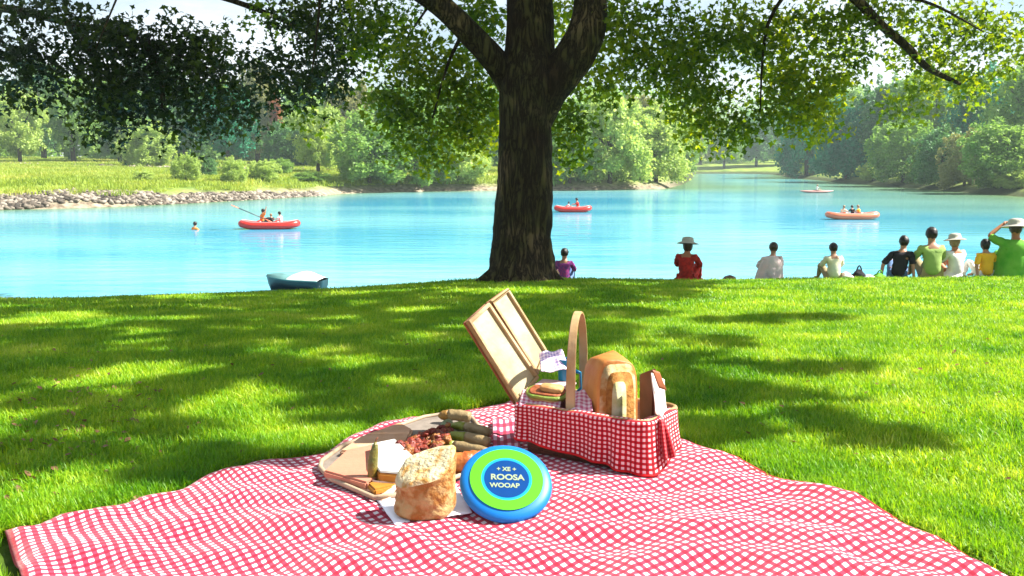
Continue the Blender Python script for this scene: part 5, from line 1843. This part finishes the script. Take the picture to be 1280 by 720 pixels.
M_bun = simple('bun', (.78, .52, .22), .6, .3, col2=(.60, .26, .08), scale=14, bump=.3)
M_lett = simple('lettuce', (.20, .34, .04), .5, .4, col2=(.38, .38, .06), scale=30, bump=.6, bscale=60)
M_meat = simple('meat', (.50, .14, .05), .5, .3, var=.4, scale=30, bump=.5)
sp = at_y(678, 494, fl.y + .02)
sand = empty('sandwich', (sp.x + .015, sp.y - .01, Hb + .046), 'sandwich with green leaves lying at the left end of the basket', 'sandwich', rz=R(-18))
sand.rotation_euler = (R(8), R(4), R(-18))
slice_bread(sand, 0, .062, .045, .014, M_bun, 'bread_slice', seed=2)
slice_bread(sand, .014, .072, .054, .012, M_lett, 'lettuce', seed=4)
slice_bread(sand, .023, .060, .042, .008, M_meat, 'filling', seed=5)
slice_bread(sand, .031, .040, .024, .016, M_bun, 'bread_slice', seed=7, dx=.016)


def quad_cloth(name, corners, mat, label, cat, su, sv, amp=.006, n_=18, seed=0, thick=.002, Yoff=None):
    A, B, C_, D = [Vector(c) for c in corners]  # TL TR BR BL
    g = []
    nrm = (B - A).cross(D - A).normalized()
    for i in range(n_):
        v = i / (n_ - 1); row = []
        for j in range(n_):
            u = j / (n_ - 1); p = A.lerp(B, u).lerp(D.lerp(C_, u), v)
            row.append(p + nrm * amp * (mnoise.noise(Vector((u * 3.1 + seed, v * 3.3, seed))) + .5 * math.sin(u * 9 + seed + v * 3)))
        g.append(row)
    o = uv_sheet(name, g, mat, None, su, sv, thick)
    return tag(o, label, cat)


quad_cloth('napkin', [at_y(653, 487, YA + .03), at_y(704, 492, YA + .0), at_y(698, 514, YA - .085), at_y(648, 508, YA - .03)], M_pinknap, 'pink checked napkin folded over the basket rim below the sandwich', 'napkin', .12, .09, seed=3)
quad_cloth('napkin', [at_y(712, 488, YA + .03), at_y(738, 488, YA - .0), at_y(741, 514, YA - .12), at_y(708, 512, YA - .10)], M_pinknap, 'pink checked napkin tucked in at the foot of the basket handle', 'napkin', .07, .08, seed=5)
quad_cloth('napkin', [at_y(674, 441, YA + .125), at_y(702, 437, YA + .14), at_y(712, 462, YA + .085), at_y(676, 466, YA + .06)], gingham('blue_pink_check', .012, red=(.35, .30, .55), pink=(.65, .50, .70), white=(.85, .78, .85)), 'lilac checked napkin sticking up at the back of the basket', 'napkin', .09, .08, seed=8, amp=.01)
# lunch box
lbx = at_y(694, 470, YA + .075)
lb = empty('lunch_box', (lbx.x, lbx.y, .155), 'pink lunch box standing behind the sandwich in the basket', 'box', rz=R(-20))
MB().box((0, 0, .045), (.12, .09, .09)).build('body', simple('pink_plastic_box', (.82, .42, .42), .4, .4, var=.08, scale=9), lb, bevel=.01)
MB().box((0, 0, .096), (.126, .096, .012)).build('lid', simple('pink_lid', (.86, .60, .62), .4, .4), lb, bevel=.004)
# blue cup
cpq = at_y(708, 446, YA + .12)
cup = empty('cup', (cpq.x, cpq.y, .15), 'bright blue cup behind the basket handle', 'cup')
MB().lathe([(.022, 0), (.026, .004), (.033, .09), (.034, .104), (.031, .104), (.030, .09), (.022, .01), (.005, .008)], 28).build('body', simple('blue_plastic', (.0, .26, .50), .3, .5), cup)
MB().tube([(.030, 0, .08), (.055, 0, .075), (.058, 0, .045), (.028, 0, .03)], .004, 8).build('handle', simple('blue_plastic_handle', (.0, .22, .45), .3, .5), cup)

cup.scale = (.9, .9, 1.75)
# ------------------------------------------------------------------ flying disc
dc = at_y(633, 614, ground_at(633, 640).y)
bot = ground_at(634, 655)
Dr = .130
tilt = R(36)
disc = empty('flying_disc', (0, 0, 0), 'blue flying disc with bright green ring and yellow lettering propped on the blanket', 'frisbee')
# lower edge of the rim rests on the cloth
cy = bot.y + Dr * math.cos(tilt); cz = BZ + .014 + Dr * math.sin(tilt)
cxx = (633 - 640) / F * (cy)
disc.location = (cxx, cy, cz); disc.rotation_euler = (tilt, R(3), R(4))
M_db = simple('disc_blue', (.0, .22, .72), .45, .35, var=.05, scale=8, ks=.66)
M_dc = simple('disc_cyan', (.0, .36, .72), .32, .5, ks=.66)
M_dn = simple('disc_navy', (.0, .06, .26), .55, .08, var=.1, scale=20, ks=.66)
M_dg = simple('disc_green', (.09, .66, .0), .5, .3, ks=.66)
M_dy = simple('disc_letters', (.36, .46, .28), .5, .3, ks=.66)
prof = [(.0, .0), (.060, .0), (.064, .0015), (.100, .0), (.114, -.003), (.124, -.008), (.129, -.014), (.1305, -.020), (.128, -.025), (.125, -.023), (.123, -.017), (.116, -.010), (.10, -.006), (.0, -.005)]
vs = []; fs = []; nn = 72
for r_, z in prof:
    for k in range(nn): a = 6.28318 * k / nn; vs.append((r_ * math.cos(a), r_ * math.sin(a), z))
for i in range(len(prof) - 1):
    for k in range(nn): fs.append((i * nn + k, (i + 1) * nn + k, (i + 1) * nn + (k + 1) % nn, i * nn + (k + 1) % nn))
MB().add(vs, fs).build('body', M_db, disc)
def annulus(r0, r1, z, mat, nm):
    vs = []; fs = []
    for r_, zz in ((r0, z - .0008), (r0, z), (r1, z), (r1, z - .0008)):
        for k in range(nn): a = 6.28318 * k / nn; vs.append((r_ * math.cos(a), r_ * math.sin(a), zz))
    for i in range(3):
        for k in range(nn): fs.append((i * nn + k, i * nn + (k + 1) % nn, (i + 1) * nn + (k + 1) % nn, (i + 1) * nn + k))
    return MB().add(vs, fs).build(nm, mat, disc, smooth=False)
annulus(.071, .103, .0026, M_dg, 'green_ring')
annulus(.063, .071, .0024, M_dc, 'inner_ring')
annulus(.001, .063, .0028, M_dn, 'centre_plate')


def text_mesh(s, size, loc_, parent, mat, nm='lettering', sx=1.0):
    cu = bpy.data.curves.new('t', 'FONT'); cu.body = s; cu.size = size; cu.extrude = .0004; cu.align_x = 'CENTER'; cu.offset = size * .03
    o = bpy.data.objects.new('t', cu); COL.objects.link(o)
    dg = bpy.context.evaluated_depsgraph_get(); me = bpy.data.meshes.new_from_object(o.evaluated_get(dg))
    bpy.data.objects.remove(o)
    r_ = link(nm, me, mat, parent, smooth=False); r_.location = loc_; r_.scale = (sx, 1, 1)
    return r_


text_mesh('+ XE +', .019, (.0, .026, .0034), disc, M_dy)
text_mesh('ROOSA', .026, (.002, -.004, .0034), disc, M_dy, sx=1.08)
text_mesh('WOOAP', .021, (-.006, -.030, .0034), disc, M_dy, sx=1.02)

# ------------------------------------------------------------------ round loaf on napkin
quad = [ground_at(*p) for p in [(466, 622), (560, 598), (590, 645), (497, 668)]]
quad_cloth('napkin', [q + Vector((0, 0, .013)) for q in quad], cloth('white_paper', (.74, .74, .80), None, 5, .3), 'white paper napkin under the torn loaf on the blanket', 'napkin', .2, .2, seed=2, amp=.004)
bc = ground_at(530, 660)
M_rust_l = simple('torn_loaf_crust', (.66, .44, .18), .6, .25, col2=(.46, .20, .04), scale=26, bump=1.0, bscale=70, lo=.42, hi=.58, detail=9)
M_torn = simple('torn_crumb', (.84, .74, .46), .8, .15, col2=(.66, .36, .10), scale=22, bump=1.0, bscale=80, lo=.40, hi=.52, detail=9)
tl_ = empty('torn_loaf', (bc.x, bc.y + .07, BZ + .010), 'golden torn loaf with pale crumb top standing on the white napkin', 'bread')
vs = []; fs = []; ns = 48; hh = .178; rings_ = 22
for i in range(rings_ + 1):
    t = i / rings_
    rr = .077 * (1 - .28 * (1 - min(1, t * 5)) ** 2) * (1 - .08 * t)
    for k in range(ns):
        a = 6.2832 * k / ns
        n_ = 1 + .10 * mnoise.noise(Vector((math.cos(a) * 1.6, math.sin(a) * 1.6, t * 2.4))) + .035 * mnoise.noise(Vector((math.cos(a) * 6, math.sin(a) * 6, t * 9)))
        # slanted, peaked top: high at the back right, low at the front left
        top = hh * (.77 + .25 * math.cos(a - R(42))) * (1 + .05 * math.sin(3 * a + 1))
        vs.append((rr * n_ * math.cos(a) * 1.12, rr * n_ * math.sin(a) * .92, t * top))
for i in range(rings_):
    for k in range(ns): fs.append((i * ns + k, i * ns + (k + 1) % ns, (i + 1) * ns + (k + 1) % ns, (i + 1) * ns + k))
fs.append(tuple(range(ns))[::-1])
MB().add(vs, fs).build('crust', M_rust_l, tl_)
rim_ = vs[rings_ * ns:]
cv = sum((Vector(v) for v in rim_), Vector()) / ns
vt = []; ft = []
for j, q_ in enumerate((1.0, .93, .75, .5, .25)):
    for k in range(ns):
        p = cv.lerp(Vector(rim_[k]), q_)
        p.z += (.012 if 0 < j else 0) * (1 - q_ * .4) + .006 * mnoise.noise(p * 22) * (j > 0)
        vt.append(p)
vt.append(cv + Vector((0, 0, .016)))
for j in range(4):
    for k in range(ns): ft.append((j * ns + k, j * ns + (k + 1) % ns, (j + 1) * ns + (k + 1) % ns, (j + 1) * ns + k))
for k in range(ns): ft.append((4 * ns + k, 4 * ns + (k + 1) % ns, 5 * ns))
MB().add(vt, ft).build('crumb_top', M_torn, tl_)

# ------------------------------------------------------------------ platter group
def poly_slab(name, pix, z0, t, mat, label=None, cat=None, parent=None, bevel=.003, group=None, smooth=True):
    P = [at_z(px, py, z0 + t) for px, py in pix]
    n_ = len(P)
    vs = [(p.x, p.y, z0) for p in P] + [(p.x, p.y, z0 + t) for p in P]
    fs = [tuple(range(n_))[::-1], tuple(range(n_, 2 * n_))] + [(k, (k + 1) % n_, n_ + (k + 1) % n_, n_ + k) for k in range(n_)]
    o = MB().add(vs, fs).build(name, mat, parent, bevel=bevel)
    if label: tag(o, label, cat, group)
    return o


M_board = simple('board_grey', (.36, .30, .25), .6, .25, var=.3, scale=16, bump=.2)
M_boardl = simple('board_pale', (.66, .48, .32), .6, .25, var=.25, scale=16, bump=.2)
zb = BZ + .006
bd = empty('serving_board', (ground_at(500, 580).x, ground_at(500, 580).y, zb), 'long pale rimmed serving board carrying cheese, meats and pickles', 'board')
bq = [(400, 584), (402, 576), (430, 556), (480, 538), (530, 521), (565, 516), (590, 522), (604, 540), (602, 566), (586, 590), (550, 604), (500, 618), (468, 622), (440, 610), (412, 598)]
o = poly_slab('base', bq, zb, .012, M_board, bevel=.003); unparent_shift(o, bd)
P = [at_z(px, py, zb + .016) for px, py in bq]
mb = MB(); mb.tube([tuple(p) for p in P] + [tuple(P[0])], .0075, 8, cap=False); o = mb.build('rim', M_boardl); unparent_shift(o, bd)
zt = zb + .013
# flat wrapped sandwich: salmon top, peach upper layer
w = poly_slab('wrapped_sandwich', [(404, 588), (432, 562), (478, 552), (474, 596), (458, 603)], zt, .026, simple('salmon_wrap', (.80, .32, .20), .6, .3, var=.12, scale=10, bump=.15), 'flat salmon pink wrapped sandwich at the left end of the board', 'sandwich', bevel=.006)
w = poly_slab('flatbread', [(424, 563), (450, 545), (500, 527), (516, 536), (508, 552), (478, 566)], zt, .020, simple('peach_bread', (.82, .50, .32), .7, .2, col2=(.70, .38, .20), scale=14, bump=.3), 'peach coloured flatbread behind the wrapped sandwich', 'bread', bevel=.006)
# cheese block with orange rind sides
ch = empty('cheese', (ground_at(490, 590).x, ground_at(490, 590).y, zt), 'white topped cheese block with orange rind between wrap and torn loaf', 'cheese')
cq = [(464, 556), (494, 550), (524, 578), (500, 594), (474, 592), (466, 580)]
o = poly_slab('rind', cq, zt, .045, simple('cheese_rind', (.78, .34, .05), .45, .35, var=.2, scale=20, bump=.2), bevel=.004); unparent_shift(o, ch)
P = [at_z(px, py, zt + .045) for px, py in cq]; cen_ = sum(P, Vector()) / len(P)
vs = [(cen_.x + (p.x - cen_.x) * .97, cen_.y + (p.y - cen_.y) * .97, z) for z in (zt + .0455, zt + .052) for p in P]
n_ = len(P); fs = [tuple(range(n_))[::-1], tuple(range(n_, 2 * n_))] + [(k, (k + 1) % n_, n_ + (k + 1) % n_, n_ + k) for k in range(n_)]
o = MB().add(vs, fs).build('top', simple('cheese_white', (.86, .84, .78), .5, .3, var=.06, scale=12, bump=.15), bevel=.003); unparent_shift(o, ch)
# gherkin standing against the cheese
gk = empty('gherkin', at_z(466, 606, zt), 'dark olive gherkin standing upright against the cheese', 'pickle')
mb = MB(); mb.tube([(0, -.004, .0), (-.001, 0, .025), (.0, .004, .06), (.004, .008, .095), (.008, .012, .118), (.009, .013, .128)], [.008, .014, .0155, .013, .008, .003], 14)
mb.build('body', simple('gherkin_skin', (.13, .16, .02), .35, .5, col2=(.30, .20, .03), scale=30, bump=.6, bscale=70), gk)
mb = MB(); mb.tube([(.009, .013, .126), (.011, .014, .136), (.016, .015, .141)], [.0022, .0018, .0012], 6); mb.build('stalk', M_redwood, gk)
# orange rolled slice and peach napkin below the cheese
w = poly_slab('cheese_slice', [(455, 600), (498, 592), (502, 604), (468, 612)], zt, .020, simple('amber_slice', (.72, .30, .04), .4, .4, var=.25, scale=18, bump=.2), 'amber cheese slice lying under the white cheese block', 'cheese', bevel=.005)
quad_cloth('napkin', [at_z(446, 596, BZ + .045), at_z(500, 604, BZ + .04), at_z(484, 628, BZ + .012), at_z(440, 606, BZ + .018)], cloth('peach_linen', (.80, .52, .38), None, 6, .3), 'peach linen napkin folded below the cheese at the board edge', 'napkin', .12, .1, seed=6, amp=.007)
# dark knife with blue handle
kn = empty('knife', at_z(505, 566, zt + .012), 'small knife with violet blue handle lying behind the cheese', 'knife')
kn.rotation_euler = (0, 0, R(-44))
MB().tube([(-.055, 0, .004), (-.02, 0, .006), (.012, 0, .005)], [.007, .009, .007], 10, flat=(.7, 1)).build('handle', simple('violet_handle', (.12, .13, .50), .4, .4), kn)
b1 = MB(); b1.add([(.012, -.009, .004), (.09, -.007, .004), (.115, .006, .004), (.012, .008, .004), (.012, -.009, .0055), (.09, -.007, .0055), (.115, .006, .0055), (.012, .008, .0055)], [(3, 2, 1, 0), (4, 5, 6, 7), (0, 1, 5, 4), (1, 2, 6, 5), (2, 3, 7, 6), (3, 0, 4, 7)])
b1.build('blade', simple('steel', (.15, .15, .2), .25, .5, metal=.9), kn)
# dried tomatoes: each piece its own object
M_dt = [simple('dried_tomato', (.40, .06, .025), .4, .4, col2=(.20, .02, .012), scale=40, bump=1.0, bscale=90), simple('dried_apricot', (.50, .19, .03), .45, .4, col2=(.30, .08, .015), scale=40, bump=.9, bscale=80)]
pm = []
for m_i in range(2):
    mb = MB(); mb.ball((0, 0, 0), (.019, .014, .010), 16, 10, jit=.9, seed=m_i + 3); o = mb.build('dried_tomato', M_dt[m_i]); pm.append(o)
cnt = [0, 0]
rg = random.Random(4)
for i in range(125):
    u = rg.random(); v = rg.random()
    px = 500 + 58 * u + 4 * (1 - v); py = 556 - 26 * u + 26 * v * (.5 + .5 * u)
    k = 0 if rg.random() < .72 else 1
    zz = zt + .010 + rg.uniform(0, .030)
    o = pm[k] if cnt[k] == 0 else pm[k].copy()
    if cnt[k]: COL.objects.link(o)
    cnt[k] += 1
    o.name = 'dried_tomato' if k == 0 else 'dried_apricot'
    o.location = at_z(px, py, zz)
    o.rotation_euler = (rg.uniform(-.8, .8), rg.uniform(-.8, .8), rg.uniform(0, 6.3)); s_ = rg.uniform(.75, 1.3); o.scale = (s_, s_, s_)
    tag(o, 'wrinkled dark red dried tomato piece in the heap on the board' if k == 0 else 'amber dried apricot piece mixed into the heap of dried tomatoes', 'dried fruit', 'dried tomatoes heaped on the board' if k == 0 else 'dried apricots in the heap')
# stuffed pickle rolls: green tip, pale brown roll
M_pg = simple('pickle_green', (.30, .34, .03), .4, .4, col2=(.20, .22, .03), scale=26, bump=.5)
M_pb = simple('pickle_roll', (.42, .31, .15), .5, .3, col2=(.30, .20, .08), scale=24, bump=.5)
M_pgr = simple('pickle_pale', (.30, .36, .20), .45, .35, col2=(.22, .26, .12), scale=20, bump=.4)


def roll(a, b_, r_, z, label, split=.45, mats=(M_pg, M_pb)):
    A = at_z(a[0], a[1], z); B = at_z(b_[0], b_[1], z); D = B - A
    r_ *= 1.22
    root_ = empty('pickle_roll', A, label, 'pickle', 'pickle rolls on the board')
    pts = [A - A + D * t + Vector((0, 0, r_ * .35 * math.sin(math.pi * t))) for t in np.linspace(0, 1, 13)]
    k = int(13 * split)
    rad = [r_ * (.45 + .55 * min(1, t * 5)) * (1 + .06 * math.sin(t * 22 + r_ * 900)) for t in np.linspace(0, 1, 13)]
    rad[0] = r_ * .25
    rad[-1] = r_ * .85
    MB().tube(pts[:k + 1], rad[:k + 1], 14).build('green_end', mats[0], root_)
    MB().tube(pts[k:], [q * 1.05 for q in rad[k:]], 14).build('roll', mats[1], root_)
    return root_


roll((562, 532), (612, 541), .0135, zt + .030, 'upper pickle roll of the three with green ends, near the top of the pile')
roll((556, 545), (611, 553), .0145, zt + .022, 'middle and greenest of the three long pickle rolls', .5)
roll((548, 556), (610, 566), .0140, zt + .014, 'lowest long pickle roll, just above the orange croissant', .38)
roll((548, 520), (588, 522), .0165, zt + .024, 'brownish pickle roll at the very back of the pile', .35, (simple('pickle_brown', (.42, .22, .04), .45, .35, var=.3, scale=20, bump=.4), M_pb))
roll((536, 560), (557, 556), .0150, zt + .012, 'short pale green pickle left of the lowest roll', .7, (M_pgr, M_pgr))
roll((549, 545), (561, 530), .0160, zt + .018, 'pale green pickle standing across the left ends of the rolls', .7, (M_pgr, M_pgr))

# croissant between loaf, pickles and disc
cr = empty('croissant', (0, 0, 0), 'orange brown croissant between the torn loaf and the disc', 'croissant')
q = ground_at(584, 596); cr.location = (q.x, q.y, zb + .012); cr.rotation_euler = (0, 0, R(18))
mb = MB(); pts = []; rad = []
for k in range(41):
    t = k / 40; a = R(200) * (t - .5); pts.append((.062 * math.sin(a) , -.045 * math.cos(a) + .03, .026 + .006 * math.sin(math.pi * t)))
    seg_ = (t * 7) % 1
    rad.append((.008 + .030 * math.sin(math.pi * t) ** .8) * (1 - .13 * seg_))
mb.tube(pts, rad, 18); mb.build('body', simple('croissant_crust', (.74, .27, .06), .4, .4, col2=(.50, .12, .02), scale=22, bump=.5, bscale=50), cr)
# painted shade: dark gingham sheet where the basket shades the blanket
quad_cloth('napkin', [at_z(615, 524, BZ + .02), at_z(646, 522, BZ + .015), at_z(652, 566, BZ + .010), at_z(616, 572, BZ + .014)], gingham('shade_gingham', .03, red=(.22, .0, .02), pink=(.40, .03, .08), white=(.62, .42, .5)), 'added dark red gingham sheet standing in for basket shade on the blanket beside the pickles', 'napkin', .12, .13, seed=9, amp=.008)

# ------------------------------------------------------------------ summer haze in the air
hz = MB().box((0, 195, 12.2), (1400, 450, 32)).build('haze', None, smooth=False)
hm_, n, l, b = mat_new('haze')
n.remove(b)
pv = n.new('ShaderNodeVolumePrincipled'); pv.inputs['Density'].default_value = HAZE; pv.inputs['Color'].default_value = (.80, .98, 1, 1); pv.inputs['Anisotropy'].default_value = 0
l.new(pv.outputs[0], n['Material Output'].inputs['Volume'])
hz.data.materials.clear(); hz.data.materials.append(hm_)
tag(hz, 'thin pale summer haze over the river valley', 'haze', kind='stuff')
